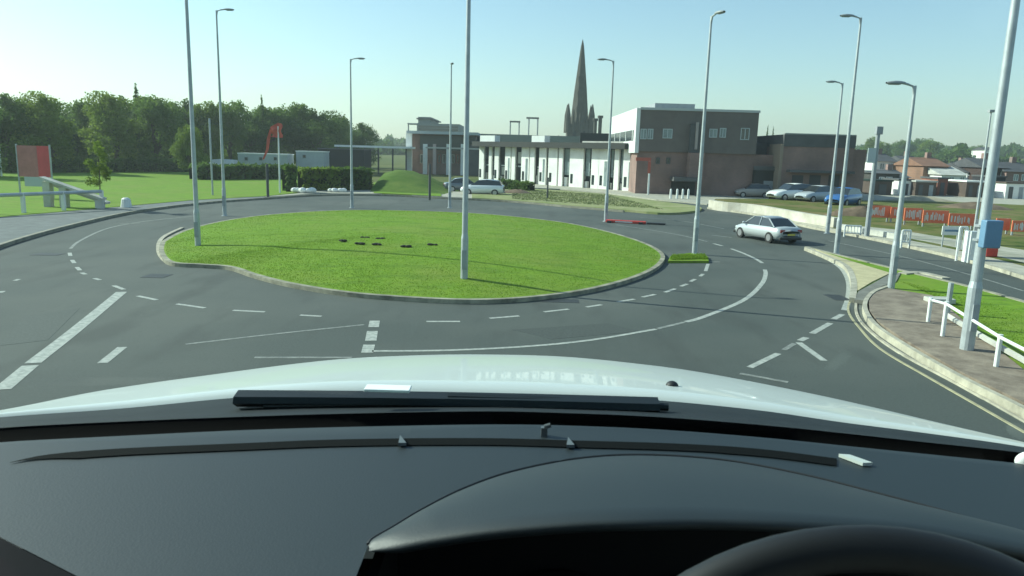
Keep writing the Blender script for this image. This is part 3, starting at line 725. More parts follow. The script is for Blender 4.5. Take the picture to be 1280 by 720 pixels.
def make_tree(seed, h, w, m, label, form='round'):
    rs = np.random.RandomState(seed); rr = random.Random(seed)
    t = thing('broadleaf_tree', (0, 0, 0), label, 'tree', 'row of dark trees behind the left lawn')
    tr = MB(); tr.tube([(0, 0, 0), (.08, .05, h * .25), (-.1, .1, h * .5), (.1, 0, h * .8)], [.25, .2, .14, .04], 9)
    lobes = []
    if form == 'sapling':
        tr = MB(); tr.tube([(0, 0, 0), (.05, 0, h * .3), (0, .05, h * .6), (.05, 0, h * .95)], [.09, .07, .05, .02], 8)
        for i in range(12): a = i * 2.4; q = w * rr.uniform(.2, .7); lobes.append(((math.cos(a) * q, math.sin(a) * q, h * rr.uniform(.42, .95)), (w * .35, w * .35, w * .4)))
    elif form == 'cone':
        for i in range(26):
            z = .08 + .9 * i / 25; r_ = w * (1 - z) * .9 + .15; a = i * 2.4
            lobes.append(((math.cos(a) * r_ * .35, math.sin(a) * r_ * .35, z * h), (r_ * .6, r_ * .6, h * .06)))
    else:
        for i in range(rr.randint(15, 19)):
            a = rr.uniform(0, 6.28); z = rr.uniform(.15, .9); e = math.sqrt(max(.05, 1 - ((z - .45) / .58) ** 2)); r_ = w * e * rr.uniform(.25, .75)
            s = w * rr.uniform(.32, .52)
            lobes.append(((math.cos(a) * r_, math.sin(a) * r_, z * h), (s, s, s * rr.uniform(.65, .95))))
            tr.tube([(0, 0, h * rr.uniform(.15, .5)), (math.cos(a) * r_ * .5, math.sin(a) * r_ * .5, z * h * .8), (math.cos(a) * r_, math.sin(a) * r_, z * h)], [.08, .05, .02], 5)
        for i in range(4):   # shoots above the outline
            a = rr.uniform(0, 6.28); q = rr.uniform(0, .7) * w
            lobes.append(((math.cos(a) * q, math.sin(a) * q, h * rr.uniform(.86, .96)), (w * .14, w * .14, w * .18)))
    tr.build('trunk', BARK, t)
    np_mesh('crown', leaf_cloud(rs, lobes, 420, .115), 4, m, t)
    return t
protos = {'round': make_tree(11, 8, 3.4, LEAF[0], 'x'), 'bright': make_tree(12, 8, 3.1, LEAF[1], 'x'), 'dark': make_tree(13, 8, 3.8, LEAF[2], 'x'), 'cone': make_tree(14, 8, 1.6, LEAF[2], 'x', 'cone')}
used = set()
def tree(px, base, top, kind, label, sx=1.0, group='row of dark trees behind the left lawn', name='broadleaf_tree'):
    q = G(px, base); h = zat(q, top)
    o = protos[kind] if kind not in used else copy_tree(protos[kind]); used.add(kind)
    o.location = q; s = h / 8.0; o.scale = (s * sx, s * sx, s); o.rotation_euler.z = rnd.uniform(0, 6.28)
    tag(o, label, 'tree'); o['group'] = group
    if not group: del o['group']
    return o
T = [(-40, 222, 118, 'dark', 'dark tree half outside the left border', 1), (8, 216, 120, 'dark', 'dark spreading tree right of the white pole at the left border', 1.0),
     (36, 214, 130, 'round', 'sunlit topped tree directly above the red sign board', 1.0), (66, 217, 117, 'bright', 'rounded yellow green topped tree right of the red sign board', .95),
     (98, 211, 132, 'dark', 'low dark tree in the dip left of the bright tall tree', 1.1), (146, 215, 117, 'bright', 'tall bright green flat topped tree, the brightest of the row', 1.05),
     (120, 212, 128, 'round', 'dense tree just left of the bright tall tree', 1), (176, 213, 108, 'cone', 'pointed conifer between the bright tree and the first street lamp', .9),
     (196, 214, 121, 'round', 'dense tree left of the left island street lamp', 1.05), (222, 212, 125, 'dark', 'dark tree right behind the left island street lamp', 1),
     (238, 220, 158, 'bright', 'small pale green tree low behind the left island street lamp', .9), (262, 213, 128, 'bright', 'feathery green tree left of the second tall street lamp', .8), (288, 213, 127, 'round', 'loose topped tree right behind the second tall street lamp', .85),
     (315, 212, 142, 'dark', 'low dark tree left of the flag', 1.15), (340, 212, 135, 'round', 'dark tree behind the red flag', 1.0), (372, 212, 131, 'round', 'rounded tree right of the red flag', 1.05), (398, 213, 139, 'dark', 'dark rounded tree above the grey container', 1.1),
     (330, 213, 122, 'cone', 'thin tall tree with a dark tip poking above the row left of the flag', .7), (424, 210, 147, 'round', 'drooping tree left of the far street lamp', 1.0), (448, 209, 155, 'dark', 'last low tree of the row behind the far street lamp', 1.1),
     (170, 208, 124, 'dark', 'dark tree filling the gap below the conifer', 1.3), (52, 208, 128, 'dark', 'dark tree behind the sunlit topped one', 1.3), (250, 208, 134, 'dark', 'dark tree filling the gap between the two left street lamps', 1.4), (360, 207, 138, 'dark', 'dark tree filling the gap behind the flag pole', 1.4)]
for a_ in T: tree(*a_)
protos['sapling'] = make_tree(15, 8, 1.5, LEAF[1], 'x', 'sapling')
tree(127, 262, 178, 'sapling', 'slim young tree alone on the left lawn before the row', 1, None)

def hedge(name, p0, p1, top, dep, m, label, cat='hedge', size=.12, dens=260, seed=0, grp=None, wob=.12):
    a, b = G(*p0, .1), G(*p1, .1); h = zat((a + b) / 2, top); Ln = (b - a).length
    rs = np.random.RandomState(seed); n = int(Ln * dens)
    u = rs.rand(n); v = rs.rand(n); w_ = rs.rand(n); side = rs.rand(n)
    x = u * Ln; y = np.where(side < .45, -.0 + v * .15, v * dep); z = np.where(side < .45, w_ * h, h - v * .0 - w_ * .2) + wob * np.sin(x * 1.7) * (w_ > .5)
    p = np.column_stack([x, y, z]); s = size
    a1 = rs.normal(size=(n, 3)) * s; b1 = rs.normal(size=(n, 3)) * s
    vv = np.stack([p - a1, p - b1, p + a1, p + b1], axis=1).reshape(-1, 3)
    t = thing(name, a, label, cat, grp, math.atan2(b.y - a.y, b.x - a.x))
    np_mesh('foliage', vv, 4, m, t)
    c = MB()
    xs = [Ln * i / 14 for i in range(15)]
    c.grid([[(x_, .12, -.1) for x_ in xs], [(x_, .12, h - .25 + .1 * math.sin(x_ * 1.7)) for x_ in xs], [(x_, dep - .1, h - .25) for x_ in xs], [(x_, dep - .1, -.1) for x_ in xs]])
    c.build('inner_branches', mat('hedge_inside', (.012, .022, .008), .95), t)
    return t
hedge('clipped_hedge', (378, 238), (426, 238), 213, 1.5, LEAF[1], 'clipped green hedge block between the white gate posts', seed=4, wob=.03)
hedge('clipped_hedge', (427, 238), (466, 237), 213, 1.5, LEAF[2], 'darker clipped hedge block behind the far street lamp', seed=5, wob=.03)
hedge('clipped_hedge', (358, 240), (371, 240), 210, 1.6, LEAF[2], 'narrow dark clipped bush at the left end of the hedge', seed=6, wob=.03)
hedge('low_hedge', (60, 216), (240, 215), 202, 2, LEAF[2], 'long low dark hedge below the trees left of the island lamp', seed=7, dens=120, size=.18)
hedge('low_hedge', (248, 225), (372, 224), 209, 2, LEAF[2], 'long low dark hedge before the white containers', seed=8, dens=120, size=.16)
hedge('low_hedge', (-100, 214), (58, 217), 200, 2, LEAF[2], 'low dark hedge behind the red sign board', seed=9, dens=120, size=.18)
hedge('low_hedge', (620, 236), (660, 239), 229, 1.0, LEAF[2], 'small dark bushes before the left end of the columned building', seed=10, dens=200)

# grassy mound in the centre left
def mound(p0, p1, Ybase, dy, tops, m, name):
    q0 = G(*p0); q1 = G(*p1); rows = []
    n = len(tops)
    for j in range(9):
        t = j / 8; row = []
        for i in range(n):
            s = i / (n - 1); x = q0.x + (q1.x - q0.x) * s; y = q0.y + (q1.y - q0.y) * s
            hmax = zat(Vector((x, y + dy * .6, 0)), tops[i])
            row.append((x, y + dy * t, max(-.1, hmax * (math.sin(min(1, t * 1.7) * math.pi / 2) if t < .8 else 1 - (t - .8) * 3) + .06 * math.sin(i * 3 + j * 2)) if j else .05))
        rows.append(row)
    b = MB(); b.grid(rows); o = b.build(name, m, smooth=True); return o
MG = mat('mound_grass', (.06, .12, .018), .95, col2=(.12, .17, .035), scale=.8, bump=.8, bscale=10, detail=8, spec=.1)
struct(mound((462, 241), (562, 246), 0, 14, [216, 213, 213, 215, 218, 221, 226, 230, 235, 239], MG, 'grass_mound'))
struct(slab('mound_foot_lawn', [(467, 241), (467, 228), (500, 226), (545, 229), (552, 245)], GRASS, -.03, .12, sm=False))

# ------------------------------------------------------------------ buildings
def bx(p, x0, x1, y0, y1, z0, z1, name, m, parent, bevel=0): return MB().box(x0 - p.x, x1 - p.x, y0 - p.y, y1 - p.y, z0, z1).build(name, m, parent, bevel=bevel)
def X(px, Y, py=190): return P(px, py, Y).x
def Z(px, py, Y): return P(px, py, Y).z
def window(t, p, px0, px1, py0, py1, Y, fm=None, gm=None, bars=1, sill=True, fw_=.07):
    x0, x1 = X(px0, Y, py1), X(px1, Y, py1); z0, z1 = Z((px0 + px1) / 2, py1, Y), Z((px0 + px1) / 2, py0, Y)
    f = MB()
    f.box(x0 - p.x, x1 - p.x, Y - .07 - p.y, Y - .003 - p.y, z0, z0 + fw_).box(x0 - p.x, x1 - p.x, Y - .07 - p.y, Y - .003 - p.y, z1 - fw_, z1)
    f.box(x0 - p.x, x0 + fw_ - p.x, Y - .068 - p.y, Y - .003 - p.y, z0 + fw_, z1 - fw_).box(x1 - fw_ - p.x, x1 - p.x, Y - .068 - p.y, Y - .003 - p.y, z0 + fw_, z1 - fw_)
    for k in range(bars):
        xx = x0 + (x1 - x0) * (k + 1) / (bars + 1); f.box(xx - fw_ / 2 - p.x, xx + fw_ / 2 - p.x, Y - .06 - p.y, Y - .003 - p.y, z0 + fw_, z1 - fw_)
    w_ = f.build('window', fm or WHITE, t)
    MB().box(x0 + .02 - p.x, x1 - .02 - p.x, Y - .03 - p.y, Y - .001 - p.y, z0 + .02, z1 - .02).build('pane', gm or GLASS, w_)
    return w_

# brown office block
Y0 = 70.0
p = Vector((X(870, Y0), Y0, 0)); t = thing('office_block', p, 'tall brown grey office block with a white left flank behind the right tip lamp', 'building')
xa, xb = X(798, Y0), X(945, Y0); zt_ = Z(870, 139, Y0); zl = Z(870, 191, Y0)
bx(p, xa, xb, Y0, Y0 + 20, zl, zt_, 'upper_wall', CLAD, t)
bx(p, X(797, Y0), X(985, Y0), Y0 + .2, Y0 + 20, -.2, zl - .003, 'lower_wall', BROWNB, t)
bx(p, xa - .05, xb + .08, Y0 - .08, Y0 + 20.1, zt_ + .003, zt_ + .22, 'parapet', mat('pale_coping', (.45, .47, .46), .6), t)
bx(p, xa - .35, xa - .004, Y0 - .02, Y0 + 20, zl - .15, zt_ + .15, 'white_flank', WHITE, t)
bx(p, xa - .42, xa - .353, Y0 + 1.2, Y0 + 19, Z(798, 175, Y0), Z(798, 162, Y0), 'ribbon_window', GLASS, t)
for k in range(5): bx(p, xa - .46, xa - .424, Y0 + 1.2 + k * 4.2, Y0 + 1.4 + k * 4.2, Z(798, 175, Y0), Z(798, 162, Y0), 'mullion', WHITE, t)
bx(p, xa + 2, xb - 5, Y0 + 4, Y0 + 12, zt_ + .2, zt_ + .9, 'roof_plant', GREYP, t)
for a_ in ((800, 808, 161, 174), (809, 816, 161, 174), (828, 840, 161, 173), (886, 896, 161, 172), (899, 907, 160, 172), (925, 936, 160, 175)):
    window(t, p, *a_, Y0, mat('pale_frame', (.42, .46, .46), .6), PALEWIN if a_[0] != 925 else GLASS, bars=1)
bx(p, X(860, Y0), X(872, Y0), Y0 - .5, Y0 - .004, zl, Z(866, 155, Y0), 'stair_shaft', DARK, t)
bx(p, X(866, Y0), X(869, Y0), Y0 - .7, Y0 - .504, zl + .3, Z(866, 153, Y0), 'flue', mat('pale_flue', (.35, .3, .28), .6), t)
bx(p, X(860, Y0), X(878, Y0), Y0 - .9, Y0 + .197, Z(868, 222, Y0), zl - .01, 'brick_bay', REDB, t)
bx(p, X(840, Y0), X(872, Y0), Y0 - 1.6, Y0 + .19, Z(850, 226, Y0), Z(850, 221, Y0), 'canopy', DARK, t)
bx(p, X(842, Y0), X(872, Y0), Y0 + .05, Y0 + .195, 0, Z(850, 227, Y0), 'doorway', BLACKP, t)
bx(p, X(945, Y0 - .3), X(976, Y0 - .3), Y0 - .3, Y0 + .19, 0, Z(960, 213, Y0), 'entrance', mat('dark_entrance', (.02, .02, .02), .6), t)
bx(p, X(944, Y0 - .4), X(977, Y0 - .4), Y0 - .5, Y0 - .304, Z(960, 213, Y0), Z(960, 208, Y0), 'entrance_canopy', DARK, t)
bx(p, X(958, Y0 - .34), X(972, Y0 - .34), Y0 - .34, Y0 - .304, 0, Z(960, 226, Y0), 'door', GREYP, t)
bx(p, X(945, Y0), X(984, Y0), Y0 + 3, Y0 + 20, zl, Z(960, 178, Y0), 'rear_wall', DARK, t)
for k, px in enumerate((822, 835)): window(t, p, px - 2.5, px + 2.5, 197, 205, Y0 + .2, DARK, GLASS, 0)
# the red sign frame at its left foot
q = Vector((X(806, Y0 - 2), Y0 - 2, 0)); s = thing('gate_sign', q, 'red frame sign at the left foot of the brown office block', 'sign')
MB().box(-.75, .6, 0, .12, 3.1, 3.4).build('header', mat('dull_red', (.4, .09, .06), .6), s)
MB().box(.45, .6, -.005, .115, 0, 3.1).build('leg', WHITE, s); MB().box(.35, .6, -.02, -.008, 2.0, 3.09).build('panel', mat('dull_red', (.4, .09, .06), .6), s)

# brick hall right
Y1 = 68.5
p = Vector((X(1020, Y1), Y1, 0)); t = thing('brick_hall', p, 'windowless brown brick hall with a dark top band right of the office block', 'building')
x0, x1 = X(979, Y1), X(1068, Y1); z1 = Z(1020, 169, Y1)
bx(p, x0, x1, Y1, Y1 + 22, -.2, Z(1020, 184, Y1), 'wall', BROWNB, t)
bx(p, x0 - .03, x1 + .03, Y1 - .06, Y1 + 22, Z(1020, 184, Y1) + .003, z1, 'top_band', DARK, t)
bx(p, x1 + .004, X(1087, Y1), Y1 + .6, Y1 + 22, -.2, Z(1075, 187, Y1), 'side_wing', BROWNB, t)
bx(p, x0 - .28, x0 - .035, Y1 - .12, Y1 + 3, -.1, Z(980, 180, Y1), 'corner_pier', mat('pale_brown_pier', (.26, .2, .15), .8), t)
bx(p, X(985, Y1), X(1066, Y1), Y1 - .9, Y1 - .004, Z(1020, 216, Y1), Z(1020, 213, Y1), 'canopy', DARK, t)
bx(p, x0, x1, Y1 - .1, Y1 + .3, z1 + .003, z1 + .12, 'coping', mat('coping_grey', (.25, .26, .25), .6), t)
for k in range(3):
    q = (1000, 1022, 1046)[k]; bx(p, X(q - 7, Y1), X(q + 7, Y1), Y1 - .03, Y1 - .002, 0, Z(q, 219, Y1), 'shutter', mat('shutter_dark', (.05, .05, .052), .6), t)

# white columned building, running obliquely
A = G(597, 226); B = G(778, 239.5)
d = (B - A); Ln = d.length; ang = math.atan2(d.y, d.x)
t = thing('columned_building', A, 'long low white columned building with dark glazing and flat dark roof', 'building', rz=ang)
zt0 = 4.45
MB().box(0, Ln, .9, 14, -.1, zt0 - .35).build('glazed_wall', GLASS, t)
MB().box(-.5, Ln + .5, -.6, 14.5, zt0 - .3, zt0 + .28).build('roof', mat('dark_fascia', (.018, .02, .018), .7, .2, 1), t)
n = 15
for i in range(n + 1):
    x = Ln * i / n + (.28 * math.sin(i * 2.7) if 0 < i < n else 0); wd = (1.3, .75, 1.1, 1.4, .6)[i % 5] * (1 if i > 3 else .7)
    MB().box(x - wd / 2 + .3, x + wd / 2 + .3, .3, .5, 0, zt0 - .31).build('column', RENDER, t)
    if wd > .9 or i % 5 == 2:
        for q_w in ((x + .3 - wd * .22),): MB().box(q_w - .17, q_w + .17, .28, .298, .45, 1.45).build('slot_window', GLASS, t)
        if i % 2: MB().box(x + .3 + wd * .08, x + .3 + wd * .34, .28, .298, .4, 2.9).build('slot_window', PALEWIN, t)
    if i < n and i > 8: MB().box(x + wd / 2 + .34, x + Ln / n - .2, .6, .64, 1.3, zt0 - .35).build('glass_panel', PALEWIN, t)
    if i < n:
        if i not in (3, 4): MB().box(x + wd / 2 + .34, x + Ln / n - .5, .6, .88, 0, .75 + .3 * (i % 3 == 0)).build('plinth_wall', RENDER if i % 2 else CONC, t)
        MB().box(x + wd / 2 + .34, x + Ln / n - .3, .75, .89, 1.9, 2.05).build('transom', WHITE, t)
        if i % 3 == 1: MB().box(x + wd / 2 + .36, x + Ln / n - .4, .7, .88, 2.3, 3.6).build('blind', mat('cream_blind', (.5, .5, .44), .8), t)
        if i % 4 == 2: MB().box(x + wd / 2 + .4, x + wd / 2 + .9, .72, .88, .9, 1.8).build('blind', mat('cream_blind', (.5, .5, .44), .8), t)
for a_, b_ in ((.2, 3.0), (9.5, 11.6)):
    MB().box(a_, b_, .1, .9, zt0 + .283, zt0 + 1.0).build('roof_box', WHITE, t)
MB().box(Ln * .66, Ln - 1.2, 2.2, 3.2, zt0 + .283, zt0 + .5).build('upstand', CONC, t)
MB().box(Ln * .80, Ln + 3.2, 1.5, 1.9, 2.4, 3.9).build('white_panel', WHITE, t)

# long grey roofed shed behind it
Y2 = 112.0
p = Vector((X(680, Y2), Y2, 0)); t = thing('long_shed', p, 'long shed with a grey green roof behind the white columned building', 'building')
x0, x1 = X(586, Y2), X(792, Y2); ze, zr = Z(680, 181, Y2), Z(680, 167.5, Y2)
bx(p, x0, x1, Y2, Y2 + 30, 0, ze, 'wall', DARK, t)
m = MB(); m.grid([[(x0 - p.x - .3, -.4, ze), (x1 - p.x + .3, -.4, ze)], [(x0 - p.x, 9, zr), (x1 - p.x, 9, zr)], [(x0 - p.x, 30, zr), (x1 - p.x, 30, zr)]]); o = m.build('roof', ROOFG, t)
sm_ = o.modifiers.new('s', 'SOLIDIFY'); sm_.thickness = .2
bx(p, X(724, Y2), X(792, Y2), Y2 - .5, Y2 - .41 + .4, Z(760, 180, Y2), Z(760, 167, Y2), 'dark_gable', BLACKP, t)

# church spire
Y3 = 210.0
cx = X(722.5, Y3); p = Vector((cx, Y3, 0)); t = thing('church', p, 'dark stone church spire with corner pinnacles above the roofs', 'church')
kx = lambda w: w / 930 * Y3
zs = Z(723, 150, Y3); ztip = Z(723, 49, Y3); zb2 = Z(723, 182, Y3)
MB().box(-kx(19), kx(19), -2, 14, 0, zb2).build('nave', STONE, t)
MB().box(-kx(15), kx(15), -kx(12), kx(12), zb2 - 1, zs - 1.2).build('tower', STONE, t)
m = MB(); prof = [(zs - 1.2, 13.5), (zs + 1, 10.8), (zs + 4, 9.6), (zs + 8, 7.9), (zs + 12, 5.9), (zs + 16, 3.9), (zs + 19.5, 2.0), (ztip - .6, .8), (ztip, .2)]
rws = []
for z, w_ in prof: rws.append([(kx(w_) * math.cos(q * math.pi / 4 + .39), kx(w_) * math.sin(q * math.pi / 4 + .39), min(z, ztip)) for q in range(8)])
m.grid(rws, True); sp = m.build('spire', STONE, t)
for k, z in enumerate((zs + 2, zs + 6, zs + 10)):
    w_ = kx(9.9 - k * 1.9)
    for s in (-1, 1): MB().box(s * w_ * .35 - .35, s * w_ * .35 + .35, -w_ - .25, -w_ + .9, z, z + 1.5).build('lucarne', STONE, sp)
for sx in (-1, 1):
    for sy in (-1, 1):
        MB().tube([(sx * kx(14.5), sy * kx(11), zs - 3.5), (sx * kx(14.5), sy * kx(11), zs + 1.2), (sx * kx(14.5), sy * kx(11), zs + 4.2)], [kx(3.6), kx(3.0), .1], 8).build('pinnacle', STONE, t)
for sx in (-1, 0, 1):
    MB().tube([(sx * kx(8), -kx(12), zs - 3.5), (sx * kx(8), -kx(12), zs + .6), (sx * kx(8), -kx(12), zs + 2.6)], [kx(1.6), kx(1.3), .1], 8).build('pinnacle', STONE, t)
for sx in (-1, 1):
    MB().box(sx * kx(6) - kx(2), sx * kx(6) + kx(2), -kx(12) - .1, -kx(12) - .01, zb2 + .5, zs - 3).build('belfry_window', BLACKP, t)
for k, (px, tp) in enumerate(((742.5, 148), (748.5, 144.5))):
    q = Vector((X(px, 190), 190, 0)); h_ = Z(px, tp, 190)
    tag(MB().tube([(0, 0, 0), (0, 0, h_ - .6)], .45, 10).tube([(0, 0, h_ - .6), (0, 0, h_)], .7, 10).build('chimney', STONE, loc=q), ('shorter' if k == 0 else 'taller') + ' thin chimney right of the church spire', 'chimney', 'thin chimneys right of the spire')

# goal shaped lighting masts on the horizon
for i, (pa, pb, tp) in enumerate(((637, 648, 153), (660, 671, 148.5))):
    Y = 230; q = Vector((X(pa, Y), Y, 0)); ww = X(pb, Y) - q.x; h_ = Z(pa, tp, Y)
    t = thing('floodlight_gantry', q, ('lower left' if i == 0 else 'taller right') + ' goal shaped steel gantry on the skyline behind the columned building', 'gantry', 'steel gantries on the skyline')
    MB().tube([(0, 0, 0), (0, 0, h_)], .2, 8).build('leg', GREYP, t); MB().tube([(ww, 0, 0), (ww, 0, h_)], .2, 8).build('leg', GREYP, t)
    MB().box(-.8 if i else -.2, ww + .3, -.25, .25, h_, h_ + .5).build('beam', DARK, t)

# modern dark building with a white frame, centre left
Y4 = 112.0
p = Vector((X(555, Y4), Y4, 0)); t = thing('flat_roofed_building', p, 'dark flat roofed building with white corner columns and thin white roof edge', 'building')
x0, x1 = X(511, Y4), X(594, Y4); z1 = Z(555, 168, Y4)
bx(p, x0, x1, Y4 + 1.5, Y4 + 20, 0, z1 - .01, 'wall', BROWNB, t)
bx(p, x0 - .3, x1 + .4, Y4 - .4, Y4 + 20.5, z1, z1 + .4, 'roof', mat('pale_fascia', (.42, .46, .46), .6), t)
bx(p, x0 + 1.5, x1, Y4 + 1.2, Y4 + 1.49, Z(555, 188, Y4), z1 - .2, 'dark_glazing', mat('dark_glazing_mat', (.05, .055, .055), .3), t)
for px, w_ in ((512, .55), (532, .4), (543.5, .3), (560, .25), (578, .25)):
    bx(p, X(px, Y4) - w_, X(px, Y4) + w_ * .6, Y4, Y4 + .5, 0, z1 - .003 if px == 512 else Z(px, 180, Y4), 'column', mat('pinkish_column', (.5, .38, .35), .7) if px == 543.5 else RENDER, t)
bx(p, X(532, Y4), x1 + 1, Y4 - .1, Y4 + .6, Z(555, 186, Y4), Z(555, 184, Y4), 'canopy_edge', CONC, t)
for px in (527, 549, 555, 566, 572, 584): window(t, p, px - 2, px + 2, 193, 204, Y4 + 1.2, mat('dull_red', (.4, .09, .06), .6) if px in (549, 572) else CONC, GLASS, 0)
# canopy to its left
p = Vector((X(460, 106), 106, 0)); t = thing('flat_canopy', p, 'long thin white canopy on dark posts left of the flat roofed building', 'canopy')
z1 = Z(460, 182, 106); bx(p, X(418, 106), X(512, 106), 106, 112, z1 - .28, z1, 'roof', RENDER, t)
for px in (421, 437, 455, 472, 490, 507): bx(p, X(px, 106) - .1, X(px, 106) + .1, 106.5, 106.7, 0, z1 - .283, 'post', DARK, t)
p = Vector((X(430, 100), 100, 0)); t = thing('dark_shed', p, 'low black shed under the end of the tree row behind the hedge', 'shed')
bx(p, X(398, 100), X(455, 100), 100, 105, 0, Z(430, 187, 100), 'wall', mat('black_boards', (.022, .022, .028), .8, .2, 1), t); bx(p, X(397, 100), X(456, 100), 99.8, 105.2, Z(430, 187, 100) + .003, Z(430, 185.5, 100), 'roof', DARK, t)
# grey far block above
Y5 = 240.0
p = Vector((X(545, Y5), Y5, 0)); t = thing('stepped_block', p, 'pale grey stepped tower block far behind the flat roofed building', 'building')
GB = mat('far_grey_cladding', (.16, .19, .19), .8, .12, .2)  # plain grey cladding of the far block
bx(p, X(521, Y5), X(574, Y5), Y5, Y5 + 30, 0, Z(545, 154.5, Y5), 'lower_wall', GB, t)
bx(p, X(522, Y5), X(538, Y5), Y5 + 1, Y5 + 25, Z(530, 154.5, Y5) + .01, Z(530, 146, Y5), 'upper_wall', GB, t)
bx(p, X(520, Y5), X(541, Y5), Y5 + .5, Y5 + 26, Z(530, 149, Y5), Z(530, 147.5, Y5), 'ledge', DARK, t)
for k in range(3): bx(p, X(523, Y5), X(572, Y5), Y5 - .1, Y5 - .01, Z(545, 158 + k * 3.4, Y5) - .5, Z(545, 158 + k * 3.4, Y5) + .2, 'window_band', GLASS, t)
bx(p, X(508, Y5), X(520, Y5), Y5 + 2, Y5 + 8, Z(512, 155, Y5), Z(512, 153.5, Y5), 'gantry', GREYP, t); bx(p, X(508, Y5), X(509, Y5), Y5 + 3, Y5 + 4, 0, Z(512, 155, Y5) - .01, 'mast', GREYP, t)

# containers and cabins under the trees
for i, (a_, b_, bt, tp, Y, m_, l) in enumerate(((297, 359, 209, 193, 92, mat('pale_blue_grey', (.38, .42, .44), .6, .08, 1), 'long pale grey container cabin behind the hedge below the trees'),
                                     (370, 405, 209, 190, 94, mat('pale_blue_grey', (.38, .42, .44), .6), 'shorter and taller pale grey container left of the black shed'))):
    p = Vector((X((a_ + b_) / 2, Y), Y, 0)); t = thing('cabin', p, l, 'cabin', 'pale containers below the trees')
    z1 = Z((a_ + b_) / 2, tp, Y); bx(p, X(a_, Y), X(b_, Y), Y, Y + 2.6, .3, z1, 'wall', m_, t)
    bx(p, X(a_, Y) - .05, X(b_, Y) + .05, Y - .05, Y + 2.7, z1 + .003, z1 + .12, 'roof', WHITE, t)
    bx(p, X(a_, Y) + .2, X(b_, Y) - .2, Y + .1, Y + 2.4, 0, .297, 'base', DARK, t)
    for k in range(3 if i == 0 else 1):
        q = a_ + (b_ - a_) * (k + .6) / (3.4 if i == 0 else 2); window(t, p, q - 2.5, q + 2.5, tp + 3, tp + 8, Y, GREYP, GLASS, 0)

# houses on the right
def house(a_, b_, top, ridge, Y, wm, rm, label, wins=(), dep=8, gable=False, chim=True):
    p = Vector((X((a_ + b_) / 2, Y), Y, 0)); t = thing('house', p, label, 'house', 'houses behind the bank on the right')
    x0, x1 = X(a_, Y) - p.x, X(b_, Y) - p.x; ze = Z((a_ + b_) / 2, top, Y); zr = Z((a_ + b_) / 2, ridge, Y)
    MB().box(x0, x1, 0, dep, 0, ze).build('wall', wm, t)
    m = MB()
    if gable:
        xm = (x0 + x1) / 2; m.prism([(0, 0), (1, 0)], 0, 0) if 0 else None
        m.add([(x0 - .2, -.2, ze), (x1 + .2, -.2, ze), (xm, -.2, zr), (x0 - .2, dep, ze), (x1 + .2, dep, ze), (xm, dep, zr)], [(0, 1, 2), (3, 5, 4), (0, 2, 5, 3), (1, 4, 5, 2), (0, 3, 4, 1)])
    else:
        m.add([(x0 - .25, -.3, ze), (x1 + .25, -.3, ze), (x1 + .25, dep / 2, zr), (x0 - .25, dep / 2, zr), (x0 - .25, dep + .3, ze), (x1 + .25, dep + .3, ze)], [(0, 1, 2, 3), (3, 2, 5, 4), (0, 3, 4), (1, 5, 2), (0, 4, 5, 1)])
    r_ = m.build('roof', rm, t)
    if chim: MB().box(x1 - 1.0, x1 - .4, dep / 2 - .3, dep / 2 + .3, ze, zr + .7).build('chimney', REDB, r_)
    for (q0, q1, u0_, u1_) in wins: window(t, p, q0, q1, u0_, u1_, Y, WHITE, PALEWIN, 1)
    return t
house(1097, 1128, 217, 214, 92, mat('dark_frontage', (.055, .05, .045), .7, .2, 1), DARK, 'dark fronted low shop unit right of the brick hall', [(1097.5, 1104, 221, 233), (1106, 1114, 221, 233)], chim=False)
house(1096, 1122, 202, 192, 108, RENDER, SLATE, 'white rendered house above the dark shop unit', [(1099, 1105, 204, 212), (1109, 1115, 204, 212)])
house(1138, 1158, 205, 195, 110, RENDER, SLATE, 'narrow white house between short street lamp and orange house', [(1141, 1146, 207, 213), (1150, 1154, 207, 213)])
house(1157, 1188, 208, 197, 100, ORANGEB, mat('clay_roof', (.22, .11, .07), .8, .2, .5), 'orange brick house with a clay roof, middle of the right houses', [(1162, 1168, 213, 221), (1173, 1179, 213, 221)])
house(1181, 1212, 219, 208, 97, RENDER, CONC, 'bright white house with a pale roof in front of the orange brick one', [(1186, 1192, 221, 227), (1199, 1205, 221, 227)], gable=False, chim=False)
house(1213, 1232, 216, 204, 102, RENDER, SLATE, 'white house with a slate roof left of the closest lamp top', [(1217, 1223, 218, 225)])
house(1232, 1262, 210, 198, 99, mat('dark_maroon_brick', (.06, .035, .03), .9, .2, .5), SLATE, 'dark maroon house right of the closest lamp', [(1238, 1243, 214, 222), (1250, 1255, 214, 222)])
house(1262, 1300, 215, 203, 98, REDB, SLATE, 'red brick house cut by the right border', [(1266, 1272, 218, 226), (1276, 1282, 218, 226)])
house(1118, 1140, 222, 213, 96, BROWNB, SLATE, 'low brown house behind the short street lamp', [(1122, 1127, 224, 231)])
house(1232, 1246, 188, 184, 260, RENDER, SLATE, 'tiny pale farmhouse far up on the hill', [], chim=False)
house(946, 962, 178, 175, 120, RENDER, SLATE, 'pale gabled building end between office block and brick hall', [], chim=False)
